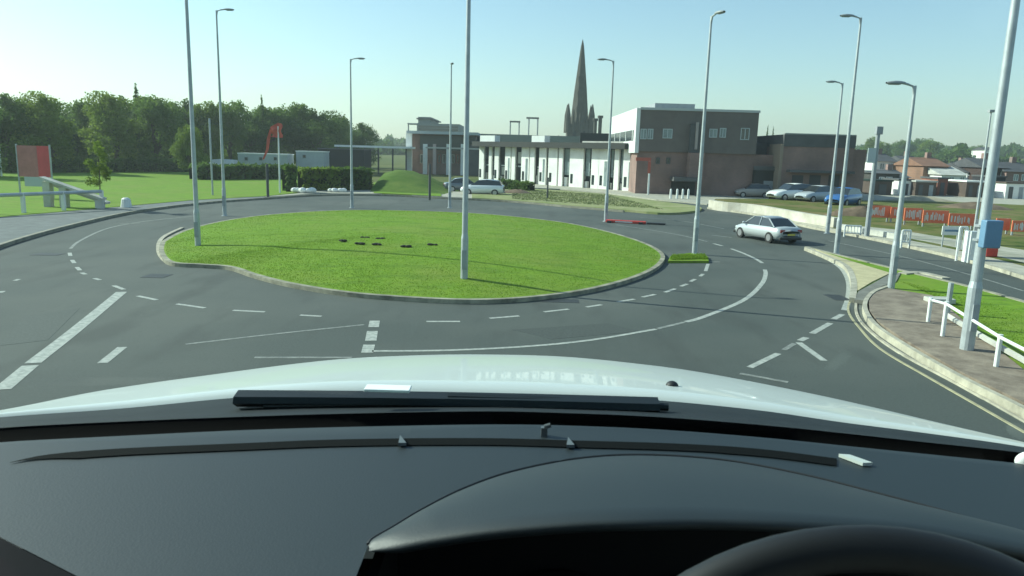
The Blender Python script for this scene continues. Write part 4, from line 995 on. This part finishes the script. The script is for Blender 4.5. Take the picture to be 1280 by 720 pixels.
def unit(a_, b_, base, tp, m_, rm_, label, Y=86, doors=1):
    p = Vector((X((a_ + b_) / 2, Y), Y, 0)); t = thing('industrial_unit', p, label, 'shed', 'low industrial units beyond the bank')
    z1 = Z((a_ + b_) / 2, tp, Y); bx(p, X(a_, Y), X(b_, Y), Y, Y + 3.5, 0, z1, 'wall', m_, t); bx(p, X(a_, Y) - .1, X(b_, Y) + .1, Y - .1, Y + 3.6, z1 + .003, z1 + .18, 'roof', rm_, t)
    for k in range(doors):
        q = a_ + (b_ - a_) * (k + .3) / doors; bx(p, X(q, Y), X(q + (b_ - a_) * .4 / doors, Y), Y - .05, Y - .003, 0, z1 * .8, 'door', (DARK, GREYP, WHITE)[k % 3], t)
DB = mat('dark_brown_boards', (.10, .07, .055), .85, .25, .6)
unit(1097, 1120, 240, 227, DB, ROOFG, 'low dark brown shed below the white rendered house', 82)
unit(1128, 1146, 240, 226, RENDER, DARK, 'small white cabin with a dark roof right of the short street lamp', 84)
unit(1150, 1176, 240, 228, DB, CONC, 'long brown shed with a pale flat roof before the orange house', 83, 2)
unit(1177, 1190, 240, 224, mat('rust_red_panels', (.24, .09, .06), .8, .25, .6), DARK, 'narrow rust red shed left of the pale roofed house', 85)
unit(1214, 1236, 242, 228, DB, RENDER, 'brown shed with a white roof edge left of the closest lamp', 83, 2)
unit(1244, 1262, 242, 222, mat('black_boards', (.022, .022, .028), .8, .2, 1), DARK, 'tall black shed right of the closest lamp', 84)
unit(1264, 1290, 243, 230, RENDER, DB, 'white shed with a brown roof at the right border', 82, 2)
unit(1000, 1012, 240, 233, RENDER, CONC, 'x') if 0 else None
def heap(px, py, w_, h_, m_, label, nm='earth_heap', cat='heap', sd_=1):
    q = G(px, py); rr = random.Random(sd_); rows = []
    for k in range(7):
        t_ = k / 6; rows.append([(w_ * (1 - t_) * math.cos(a * .524) * (1 + .25 * math.sin(a * 2.1 + sd_)) + .1 * k, w_ * .5 * (1 - t_) * math.sin(a * .524), h_ * math.sin(t_ * 1.57) * (1 + .12 * math.sin(a * 1.9 + k)) - .03) for a in range(12)])
    b = MB(); b.grid(rows, True); return tag(b.build(nm, m_, loc=q, smooth=True), label, cat)
EARTH = mat('brown_earth', (.16, .11, .07), .95, .35, 1.2, bump=.8, bscale=6)
heap(1070, 271, 2.0, .7, EARTH, 'brown earth heap on the bank left of the orange boards', sd_=2)
heap(1216, 262, 3.2, .6, EARTH, 'flat brown earth heap before the far sheds, left of the closest lamp', sd_=3)
heap(1150, 252, 3.4, .5, mat('pale_sand', (.34, .29, .2), .95, .2, 1), 'pale sand heap beyond the orange boards', sd_=4)
heap(612, 243, 1.6, .5, mat('pale_sand', (.34, .29, .2), .95, .2, 1), 'small pale rubble heap beside the white car at the far kerb', sd_=5)
heap(640, 243, 2.0, .45, EARTH, 'low brown heap before the left end of the columned building', sd_=6)
q = G(1190, 238); t = thing('garden_wall', Vector((X(1190, 90), 90, 0)), 'long dark low wall before the houses on the right', 'wall')
bx(t.location, X(1125, 90), X(1330, 90), 90, 90.4, 0, 1.5, 'wall', mat('dark_wall', (.09, .08, .07), .9, .25, .4), t); bx(t.location, X(1125, 90), X(1330, 90), 89.95, 90.45, 1.503, 1.6, 'coping', CONC, t)
for i, (px, b_, tp, s) in enumerate(((955, 215, 158, .5), (962, 215, 160, .5), (1100, 215, 178, 1.0), (1128, 214, 176, 1.1), (1150, 214, 174, 1.2), (1160, 216, 176, 1.1), (1216, 214, 182, 1), (1245, 216, 184, 1.1), (1085, 214, 172, .8), (1270, 214, 186, 1.2))):
    lab = ['slim left one of two thin trees above the gap beside the office block', 'right one of two thin trees above the gap beside the office block', 'tree behind the white rendered house', 'bushy tree above the low brown house', 'big round tree above the orange house', 'dark tree behind the orange brick house', 'tree behind the white slate roofed house', 'tree behind the dark maroon house', 'tree right of the brick hall roof', 'tree above the house at the right border'][i]
    tree(px, b_, tp, ('cone' if i < 2 else ('round', 'dark', 'bright')[i % 3]), lab, s, 'trees between and behind the houses')

# far woodland bands and hedgerows: nobody could count them
def woodland(a0, a1, D, hgt, n, seed, m, label, jit=40, size=1.2):
    rs = np.random.RandomState(seed); th = a0 + (a1 - a0) * rs.rand(n); dd = D + (rs.rand(n) - .5) * jit
    x = np.sin(th) * dd; y = np.cos(th) * dd
    env = .55 + .25 * np.sin(th * 61 + seed) + .2 * np.sin(th * 143 + 1) + .12 * np.sin(th * 371)
    g0 = np.array([hill_h(a, b) for a, b in zip(x, y)])
    z = g0 + rs.rand(n) * hgt * np.clip(env, .2, 1.2)
    p = np.column_stack([x, y, z]); a1_ = rs.normal(size=(n, 3)) * size; b1 = rs.normal(size=(n, 3)) * size
    v = np.stack([p - a1_, p - b1, p + a1_, p + b1], axis=1).reshape(-1, 3)
    tag(np_mesh('woodland', v, 4, m), label, 'woodland', kind='stuff')
woodland(-.75, .75, 330, 7, 52000, 1, LEAF[2], 'far dark band of woodland along the horizon', 40, .6)
woodland(.35, .75, 240, 2.6, 26000, 2, LEAF[1], 'hedgerows and bushes on the hillside behind the right houses', 60, .4)
woodland(.2, .75, 560, 6, 40000, 3, LEAF[2], 'farther woodland on the hill at the right', 160, .9)
woodland(-.75, .2, 520, 9, 30000, 4, LEAF[2], 'farther woodland behind the tree row on the left', 100, 1.0)

# ------------------------------------------------------------------ the vehicle the photo is taken from
VX = -.1
veh = thing('delivery_van', (VX, -1.0, 0), 'white van seen from its driving seat, with dark dashboard, wipers and bonnet', 'van')
VO = Vector((VX, -1.0, 0))
def loc_(pts): return [Vector(p) - VO for p in pts]
def interp(tab, x):
    for (a, b), (c, d_) in zip(tab, tab[1:]):
        if x <= c: t = (x - a) / (c - a); return b + (d_ - b) * max(0, t) if x >= a else b
    return tab[-1][1]
def smooth_tab(tab, n=5):
    return [(p.x, p.y) for p in smooth_line(tab, n)]
HE = smooth_tab([(-160, 540), (-80, 529), (0, 518), (150, 507), (300, 492), (430, 485.5), (600, 487), (700, 490), (820, 496), (950, 509), (1050, 524), (1150, 537), (1280, 556), (1380, 578), (1440, 594)])
CR = smooth_tab([(-160, 539), (-80, 528), (0, 515), (100, 493), (180, 480), (260, 469), (350, 457), (430, 448.5), (510, 444.5), (590, 443), (700, 445.5), (800, 455), (880, 466), (1000, 489), (1100, 511), (1200, 535), (1280, 554), (1380, 577), (1440, 593)])
BT = smooth_tab([(-160, 558), (-80, 546), (0, 535), (150, 527), (300, 521), (430, 517), (600, 514), (700, 516), (820, 521), (950, 531), (1050, 541), (1150, 552), (1280, 566), (1380, 580), (1440, 590)])
BB = smooth_tab([(-240, 582), (-80, 557), (0, 546), (150, 538), (300, 531), (430, 527), (600, 524), (700, 525), (820, 530), (950, 540), (1050, 550), (1150, 560), (1280, 573), (1380, 585), (1500, 602)])
PXS = [-160 + i * 1600 / 60 for i in range(61)]
def uu(px): return (px - 600) / 780
HOODW = mat('van_white_paint', (.56, .60, .57), .38, coat=.35, bump=.02, bscale=3)
back = [P(px, interp(HE, px), 1.0 + .17 * (1 - uu(px) ** 2)) for px in PXS]
crest = [P(px, interp(CR, px), 1.1 + .80 * (1 - abs(uu(px)) ** 2.2)) for px in PXS]
rows = [[p + Vector((0, -.10, -.035)) for p in back], [p + Vector((0, -.004, -.006)) for p in back]]
for k in range(0, 9):
    t = k / 8; rows.append([a_ * (1 - t) + b_ * t + Vector((0, 0, .012 * math.sin(t * math.pi) * (1 - uu(px) ** 2))) for a_, b_, px in zip(back, crest, PXS)])
for dr, dz in ((.07, -.03), (.14, -.08), (.22, -.18), (.27, -.35), (.29, -.9)):
    rows.append([c + Vector(((c.x - VX) * .12 * dr / .3 + .0, dr, dz)) for c in crest])
m = MB(); m.grid([loc_(r) for r in rows]); m.build('bonnet', HOODW, veh, smooth=True)
# cowl: dark panel between bonnet and screen, and the black seal under the glass
COWL = mat('cowl_plastic', (.016, .022, .026), .75, .12, 8, spec=.25)
bt = [P(px, interp(BT, px), .975 - .12 * uu(px) ** 2) for px in PXS]
rows = [[p + Vector((0, -.09, -.05)) for p in back], [p + Vector((0, -.012, -.004)) for p in back]] + [[a_ * (1 - t) + b_ * t + Vector((0, 0, -.006 * math.sin(t * 3.14))) for a_, b_ in zip(back, bt)] for t in (.12, .4, .7, 1)]
m = MB(); m.grid([loc_(r) for r in rows]); m.build('cowl', COWL, veh, smooth=True)
ZD = H - .355
def dashf(px): return G(px, interp(BB, px), ZD)
bb_ = [dashf(px) for px in PXS]
m = MB(); m.grid([loc_(r) for r in ([p + Vector((0, .0, -.001)) for p in bt], [(a_ + b_) / 2 + Vector((0, 0, -.03)) for a_, b_ in zip(bt, bb_)], [p + Vector((0, .01, -.02)) for p in bb_])])
m.build('screen_seal', mat('seal_black', (.004, .004, .004), .9, spec=.05), veh, smooth=True)
# windscreen
hd = [Vector((p.x * .93 + VX * .07, p.y - .66 , H + .42 + .02 * (1 - uu(px) ** 2))) for p, px in zip(bt, PXS)]
rows = [[a_ * (1 - t) + b_ * t + Vector((0, .03 * math.sin(t * 3.14), .02 * math.sin(t * 3.14))) for a_, b_ in zip(bt, hd)] for t in [i / 10 for i in range(11)]]
m = MB(); m.grid([loc_(r) for r in rows]); wsc = m.build('windscreen', glass_mat('tinted_glass', (.81, .97, .895), .03), veh, smooth=True)

# dashboard
DASH = bpy.data.materials.new('soft_dash_plastic'); DASH.use_nodes = True
MATS['soft_dash_plastic'] = DASH
nt = DASH.node_tree; pb = nt.nodes['Principled BSDF']
pb.inputs['Base Color'].default_value = (.009, .017, .020, 1); pb.inputs['Roughness'].default_value = .58; pb.inputs['Specular IOR Level'].default_value = .75
tc = nt.nodes.new('ShaderNodeTexCoord'); vo = nt.nodes.new('ShaderNodeTexVoronoi'); vo.inputs['Scale'].default_value = 420
bp = nt.nodes.new('ShaderNodeBump'); bp.inputs['Strength'].default_value = .08; bp.inputs['Distance'].default_value = .001
nt.links.new(tc.outputs['Object'], vo.inputs['Vector']); nt.links.new(vo.outputs['Distance'], bp.inputs['Height']); nt.links.new(bp.outputs['Normal'], pb.inputs['Normal'])
BND = [(460, 681), (466, 674), (490, 660), (530, 636), (580, 611), (640, 590), (720, 574), (800, 569), (900, 575), (1000, 593), (1100, 618), (1200, 645), (1300, 675), (1420, 715)]
LIP = [(462, 685), (475, 682), (505, 677), (545, 670), (600, 662), (660, 656), (730, 651), (800, 649), (880, 648), (960, 650), (1050, 654), (1150, 662), (1300, 690), (1420, 725)]
bnd = smooth_line([G(*p, ZD) for p in BND], 6); bnd = [Vector((p.x, p.y, ZD)) for p in bnd]
lipz = [0, .004, .012, .020, .029, .036, .042, .045, .045, .045, .043, .038, .028, .02]
lip0 = [G(*p, ZD + z) for p, z in zip(LIP, lipz)]
lip = []
for i in range(len(lip0) - 1):
    a_, b_, c_, d_ = lip0[max(i - 1, 0)], lip0[i], lip0[i + 1], lip0[min(i + 2, len(lip0) - 1)]
    for k in range(6):
        t = k / 6; lip.append(.5 * ((2 * b_) + (c_ - a_) * t + (2 * a_ - 5 * b_ + 4 * c_ - d_) * t * t + (3 * b_ - a_ - 3 * c_ + d_) * t ** 3))
lip.append(lip0[-1])
L0, L1 = G(0, 671, ZD), G(100, 722, ZD)
def bnd_y(x):
    for a_, b_ in zip(bnd, bnd[1:]):
        if a_.x <= x <= b_.x and b_.x > a_.x: return a_.y + (b_.y - a_.y) * (x - a_.x) / (b_.x - a_.x)
    return None
xe = bnd[0].x
def yback(x):
    y = bnd_y(x)
    if y is not None and x > xe: return y - .004
    if x > xe: return bnd[-1].y
    yl = L0.y + (L1.y - L0.y) * (x - L0.x) / (L1.x - L0.x)
    return max(.47, yl)
bbx = sorted([(p.x, p.y) for p in bb_])
xs = sorted([-.98 + i * (xe - .001 + .98) / 26 for i in range(27)] + [xe + .0005 + i * (.80 - xe) / 40 for i in range(41)])
rows = []
for k in range(18):
    r_ = []
    for x in xs:
        yf = interp(bbx, x); yb = min(yback(x), yf - .01); off = (0, .005, .011, .02); span = yf - yb
        y = yf - (off[k] if k < 4 else .02 + (span - .02) * (k - 3) / 14) if span > .04 else yf - span * k / 17
        r_.append((x, y, ZD - .02 * max(0, 1 - (yf - y) / .02) ** 2))
    rows.append(r_)
left_n = [i for i, x in enumerate(xs) if x < xe]
m = MB(); m.grid([loc_(r) for r in rows])
# rolled edge at the passenger side falling to the lower panel
last = [Vector(rows[-1][i]) for i in left_n]
edge = [last] + [[p + Vector((-.0, -dy, -dz)) for p in last] for dy, dz in ((.0, .001), (-.03, .2))]
dash = m.build('dashboard', DASH, veh, smooth=True)
m = MB(); m.grid([loc_(r) for r in edge[1:]]); m.build('dash_face', mat('dark_trim', (.02, .026, .03), .6), dash)
low = MB(); low.grid([loc_(r) for r in [[(-.98, .72, ZD - .07), (xe, .72, ZD - .07)], [(-.98, .50, ZD - .09), (xe, .5, ZD - .09)], [(-.98, .42, ZD - .3), (xe, .42, ZD - .3)], [(-.98, .45, ZD - .8), (xe, .45, ZD - .8)]]])
low.build('glove_box', mat('dark_trim', (.02, .026, .03), .6), veh, smooth=True)
# defroster slot
VT = smooth_tab([(12, 578), (60, 568), (150, 560.5), (300, 554), (430, 549), (600, 547.5), (720, 550.5), (850, 554.5), (950, 561), (1046, 573)])
def vth(px): return 8.5 * min(1, (px - 8) / 90) if px < 900 else 9.0
vp = [12 + i * (1046 - 12) / 60 for i in range(61)]
m = MB(); m.grid([loc_([G(px, interp(VT, px), ZD + .0015) for px in vp]), loc_([G(px, interp(VT, px) + vth(px), ZD + .0015) for px in vp])])
vent = m.build('defroster_slot', mat('slot_black', (.004, .005, .005), .9, spec=.1), veh)
for px in (503, 713):
    a_ = G(px - 3, interp(VT, px) - .5, ZD + .002); b_ = G(px + 5, interp(VT, px) + 9.5, ZD + .002); c_ = G(px - 5, interp(VT, px) + 9.5, ZD + .002)
    mm = MB(); mm.prism([(a_.x - VO.x, a_.y - VO.y), (b_.x - VO.x, b_.y - VO.y), (c_.x - VO.x, c_.y - VO.y)], ZD + .002, ZD + .006); mm.build('slot_rib', mat('rib_grey', (.12, .14, .145), .5), vent)
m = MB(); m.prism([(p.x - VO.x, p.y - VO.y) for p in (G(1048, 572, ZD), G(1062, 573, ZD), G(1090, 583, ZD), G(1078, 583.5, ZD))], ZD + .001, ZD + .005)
m.build('slot_end_glint', mat('pale_glint', (.5, .54, .5), .4), vent)  # pale sliver modelled in place of a reflection at the slot end
sp_ = G(680, 545, ZD); MB().box(-.004, .004, -.004, .004, 0, .012, Matrix.Translation(sp_ - VO)).tube([sp_ - VO + Vector((0, 0, .012)), sp_ - VO + Vector((.008, 0, .015))], .003, 12).build('light_sensor', mat('sensor_grey', (.10, .11, .11), .25), veh)

# instrument hood
rows = []
n_ = len(bnd)
for k in range(10):
    t = k / 9; rows.append([a_ * (1 - t) + b_ * t + Vector((0, 0, .010 * math.sin(t * math.pi) * min(1, i / 18))) for i, (a_, b_) in enumerate(zip(bnd, lip))])
for dy, dz in ((-.003, -.002), (-.0045, -.0055), (-.002, -.010), (.006, -.013), (.05, -.016), (.12, -.03)):
    rows.append([b_ + Vector((0, dy, dz * min(1, .15 + i / 14))) for i, b_ in enumerate(lip)])
m = MB(); m.grid([loc_(r) for r in rows]); ih = m.build('instrument_hood', DASH, veh, smooth=True)
m = MB(); m.tube(loc_([p + Vector((0, 0, .0005)) for p in bnd]), .0016, 6); m.build('seam', BLACKP, ih)
# cluster and black well below the hood
m = MB(); m.box(xe - VO.x + .01, .85 - VO.x, .44 - VO.y, .46 - VO.y, ZD - .6, ZD - .16); m.box(xe - VO.x + .002, xe - VO.x + .012, .42 - VO.y, .72 - VO.y, ZD - .6, ZD - .02)
m.box(xe - VO.x + .012, .95 - VO.x, .72 - VO.y, .74 - VO.y, ZD - .6, ZD - .006); m.box(xe - VO.x + .012, .95 - VO.x, .47 - VO.y, .72 - VO.y, ZD - .3, ZD - .29)
m.build('instrument_well', mat('well_black', (.006, .007, .008), .7, spec=.2), veh)
ic = MB()
for cx_ in (.06, .21, .36):
    ic.tube([(cx_ - VO.x, .716 - VO.y, ZD - .135), (cx_ - VO.x, .712 - VO.y, ZD - .135)], .062, 28)
icp = ic.build('gauge', mat('gauge_face', (.005, .005, .006), .6, spec=.1), veh)
tk = MB()
for cx_ in (.06, .21, .36):
    for q in range(11):
        a_ = R(-30 + q * 24); M = Matrix.Translation((cx_ - VO.x, .710 - VO.y, ZD - .135)) @ Matrix.Rotation(a_, 4, 'Y')
        tk.box(-.056, -.048, -.0012, .0, -.001, .001, M)
tk.build('gauge_ticks', WHITE, icp)
# steering wheel
cst = Vector((.215, .342, H - .416)); e1 = Vector((1, 0, 0)); e2 = Vector((0, .30, .954)); e3 = e1.cross(e2)
rg = .203; rb_ = .0135; rows = []
for i in range(73):
    a_ = 2 * math.pi * i / 72; c = cst + (e1 * math.cos(a_) + e2 * math.sin(a_)) * rg; o_ = (e1 * math.cos(a_) + e2 * math.sin(a_))
    rows.append([c + o_ * rb_ * math.cos(q * math.pi / 8) + e3 * rb_ * .9 * math.sin(q * math.pi / 8) for q in range(16)])
m = MB(); m.grid([loc_(r) for r in rows], True); sw = m.build('steering_wheel', mat('wheel_leather', (.008, .010, .012), .6, bump=.0, bscale=400), veh, smooth=True)
hb = MB(); 
Mh = Matrix.Translation(cst - VO) @ Matrix(((e1.x, e3.x, e2.x, 0), (e1.y, e3.y, e2.y, 0), (e1.z, e3.z, e2.z, 0), (0, 0, 0, 1)))
hb.box(-.08, .08, -.02, .02, -.07, .06, Mh); hb.box(-.18, -.075, -.01, .01, -.03, .01, Mh); hb.box(.075, .18, -.01, .01, -.03, .01, Mh); hb.box(-.02, .02, -.01, .01, -.18, -.068, Mh)
hb.build('hub', BLACKP, sw, bevel=.006)
# wipers
WIPE = mat('wiper_black', (.014, .019, .022), .5, spec=.35)
def wiper(pa, pb, Y, thick, arm_pts):
    mw = MB(); a_ = [P(pa[0] + (pb[0] - pa[0]) * i / 12, pa[1] + (pb[1] - pa[1]) * i / 12 - 2.0 * math.sin(i / 12 * math.pi), Y) for i in range(13)]
    mw.grid([loc_([p + Vector((0, .004, thick)) for p in a_]), loc_([p + Vector((0, -.016, thick * .7)) for p in a_]), loc_([p + Vector((0, -.020, -.0)) for p in a_]), loc_([p + Vector((0, -.004, -thick * .8)) for p in a_]), loc_([p + Vector((0, .010, -thick * .4)) for p in a_])], False)
    return mw.build('wiper_blade', WIPE, veh, smooth=False), a_
w1, _ = wiper((297, 499), (822, 508), 1.05, .013, None)
q_ = [P(px, py, 1.035) for px, py in ((330, 508), (480, 505), (620, 508), (822, 517))]
MB().tube(loc_(q_), .004, 8).build('wiper_arm', BLACKP, w1)
q_ = [P(px, 487.5, 1.0) for px in (455, 470, 490, 512)]
za_ = max(q.z for q in q_) - VO.z
MB().box(q_[0].x - VO.x, q_[-1].x - VO.x, .998 - VO.y, 1.022 - VO.y, za_ - .004, za_).build('wiper_glint', mat('glint_white', (.9, .92, .9), .35), w1, bevel=.001)  # white plate added as the wiper's glint, its brightness put into the colour
w2 = MB().tube(loc_([P(px, py, 1.045) for px, py in ((560, 498), (660, 501), (740, 504.5), (835, 509))]), [.008, .008, .007, .006], 8).build('wiper_blade', WIPE, veh)
nz = P(840, 482.5, 1.3)
nb_ = MB(); nb_.ball(nz - VO, .0105, 14, 9, (1.1, 1.1, .9)); nb_.tube([nz - VO + Vector((0, 0, -.02)), nz - VO], .008, 10); nb_.build('washer_nozzle', BLACKP, veh, smooth=True)
mr = P(1287, 577, .86); MB().ball(mr - VO, .016, 16, 10, (1.1, .6, .8)).build('white_oval', WHITE, veh, smooth=True)  # plain white oval at the right end of the dash, no actual button
# shell: roof, pillars, doors, body, wheels
vx0, vx1 = VX - .99, VX + .99
def vb(x0, x1, y0, y1, z0, z1): return MB().box(x0 - VO.x, x1 - VO.x, y0 - VO.y, y1 - VO.y, z0, z1)
LIN = mat('headlining', (.16, .17, .17), .9)
vb(vx0 + .04, vx1 - .04, -3.2, .30, H + .44, H + .50).build('roof', HOODW, veh, bevel=.02)
vb(vx0 + .06, vx1 - .06, -3.1, .28, H + .425, H + .437).build('headlining', LIN, veh)
for s, x in ((-1, vx0 + .05), (1, vx1 - .05)):
    MB().tube(loc_([(x, .84, ZD - .05), (x * .0 + x - s * .01, .6, H - .03), (x - s * .04, .28, H + .45)]), [.045, .04, .04], 8).build('windscreen_pillar', HOODW, veh)
    vb(x - .04, x + .04, -.75, -.62, ZD, H + .45).build('door_pillar', HOODW, veh)
    d_ = vb(x - .05, x + .05, -.60, .86, 1.35, ZD - .06).build('door', HOODW, veh, bevel=.01)
    vb(x + s * .055, x + s * .085, -.55, -.38, ZD - .3, ZD - .26).build('handle', BLACKP, d_)
    vb(x - .04, x + .04, -3.2, -.76, 1.0, H + .44).build('side_panel', HOODW, veh)
    MB().add(loc_([(x, -.6, ZD - .06), (x, .82, ZD - .06), (x - s * .03, .28, H + .44), (x - s * .03, -.6, H + .44)]), [(0, 1, 2, 3)]).build('door_glass', glass_mat('side_glass', (.85, .93, .9), .03), veh)
    for y in (.95, -2.3):
        wv = MB().tube(loc_([(x - s * .28, y, .5), (x + s * .04, y, .5)]), .5, 28).build('wheel', RUBBER, veh)
        MB().tube(loc_([(x + s * .035, y, .5), (x + s * .05, y, .5)]), .28, 20).build('rim', ALLOY, wv)
vb(vx0, vx1, -3.2, -3.12, 1.0, H + .44).build('rear_wall', HOODW, veh)
vb(vx0 + .1, vx1 - .1, -3.1, .4, 1.2, 1.3).build('floor', BLACKP, veh)
vb(vx0 + .12, vx1 - .12, .45, 1.75, .7, H - .95).build('front_body', HOODW, veh, bevel=.08)
vb(vx0 + .3, vx1 - .3, 1.76, 1.80, 1.3, 2.1).build('grille', BLACKP, veh)
vb(vx0 + .1, vx1 - .1, 1.70, 1.86, .6, .95).build('bumper', BLACKP, veh, bevel=.03)
for s in (-1, 1): vb(VX + s * .72 - .14, VX + s * .72 + .14, 1.755, 1.81, 1.7, 1.95).build('headlight', HEADL, veh, bevel=.02)
for x in (-.45, .42):
    st_ = MB().box(x - .25 - VO.x, x + .25 - VO.x, -.55 - VO.y, -.05 - VO.y, H - 1.0, H - .72).build('seat', mat('seat_cloth', (.03, .032, .035), .95), veh, bevel=.05)
    MB().box(x - .24 - VO.x, x + .24 - VO.x, -.72 - VO.y, -.58 - VO.y, H - .72, H - .1).build('backrest', mat('seat_cloth', (.03, .032, .035), .95), st_, bevel=.05)

# ------------------------------------------------------------------ air, light, sky
SUN_EL, SUN_AZ = R(32), R(-72)          # azimuth clockwise from +Y
HAZE = 0.0006
hz = MB().box(-1310, 1310, -310, 1410, -6, 62).build('haze', None or bpy.data.materials.new('haze_air'))
hm = bpy.data.materials['haze_air']; hm.use_nodes = True; nt = hm.node_tree; nt.nodes.clear()
o = nt.nodes.new('ShaderNodeOutputMaterial'); v = nt.nodes.new('ShaderNodeVolumePrincipled')
v.inputs['Color'].default_value = (.86, .93, .92, 1); v.inputs['Density'].default_value = HAZE; v.inputs['Anisotropy'].default_value = .3
nt.links.new(v.outputs[0], o.inputs['Volume']); tag(hz, 'pale morning haze over the whole junction', 'haze', kind='stuff')

w = bpy.data.worlds.new('World'); sc.world = w; w.use_nodes = True
nt = w.node_tree; bg = nt.nodes['Background']; sky = nt.nodes.new('ShaderNodeTexSky'); sky.sky_type = 'NISHITA'; sky.sun_disc = False
sky.sun_elevation = SUN_EL; sky.sun_rotation = SUN_AZ; sky.air_density = 1.1; sky.dust_density = .7; sky.ozone_density = 2.5; sky.altitude = 50
nt.links.new(sky.outputs[0], bg.inputs[0]); bg.inputs[1].default_value = .13
sl = bpy.data.lights.new('sun', 'SUN'); sl.energy = 5.0; sl.angle = R(.55); sl.color = (1, .955, .89)
so = bpy.data.objects.new('sun', sl); C.objects.link(so)
sd = Vector((math.sin(SUN_AZ) * math.cos(SUN_EL), math.cos(SUN_AZ) * math.cos(SUN_EL), math.sin(SUN_EL)))
so.rotation_euler = (-sd).to_track_quat('-Z', 'Y').to_euler()

cd = bpy.data.cameras.new('camera'); co = bpy.data.objects.new('camera', cd); C.objects.link(co); sc.camera = co
cd.sensor_width = 36; cd.lens = 36 * F / 1280; cd.clip_start = .02; cd.clip_end = 8000
M = Matrix(((rt.x, up.x, -fw.x, 0), (rt.y, up.y, -fw.y, 0), (rt.z, up.z, -fw.z, H), (0, 0, 0, 1)))
co.matrix_world = M
cd.dof.use_dof = True; cd.dof.focus_distance = 30; cd.dof.aperture_fstop = 22
sc.view_settings.view_transform = 'Standard'; sc.view_settings.look = 'None'; sc.view_settings.gamma = 1; sc.view_settings.exposure = 0.55
sc.cycles.volume_bounces = 0; sc.cycles.transparent_max_bounces = 24; sc.cycles.max_bounces = 8
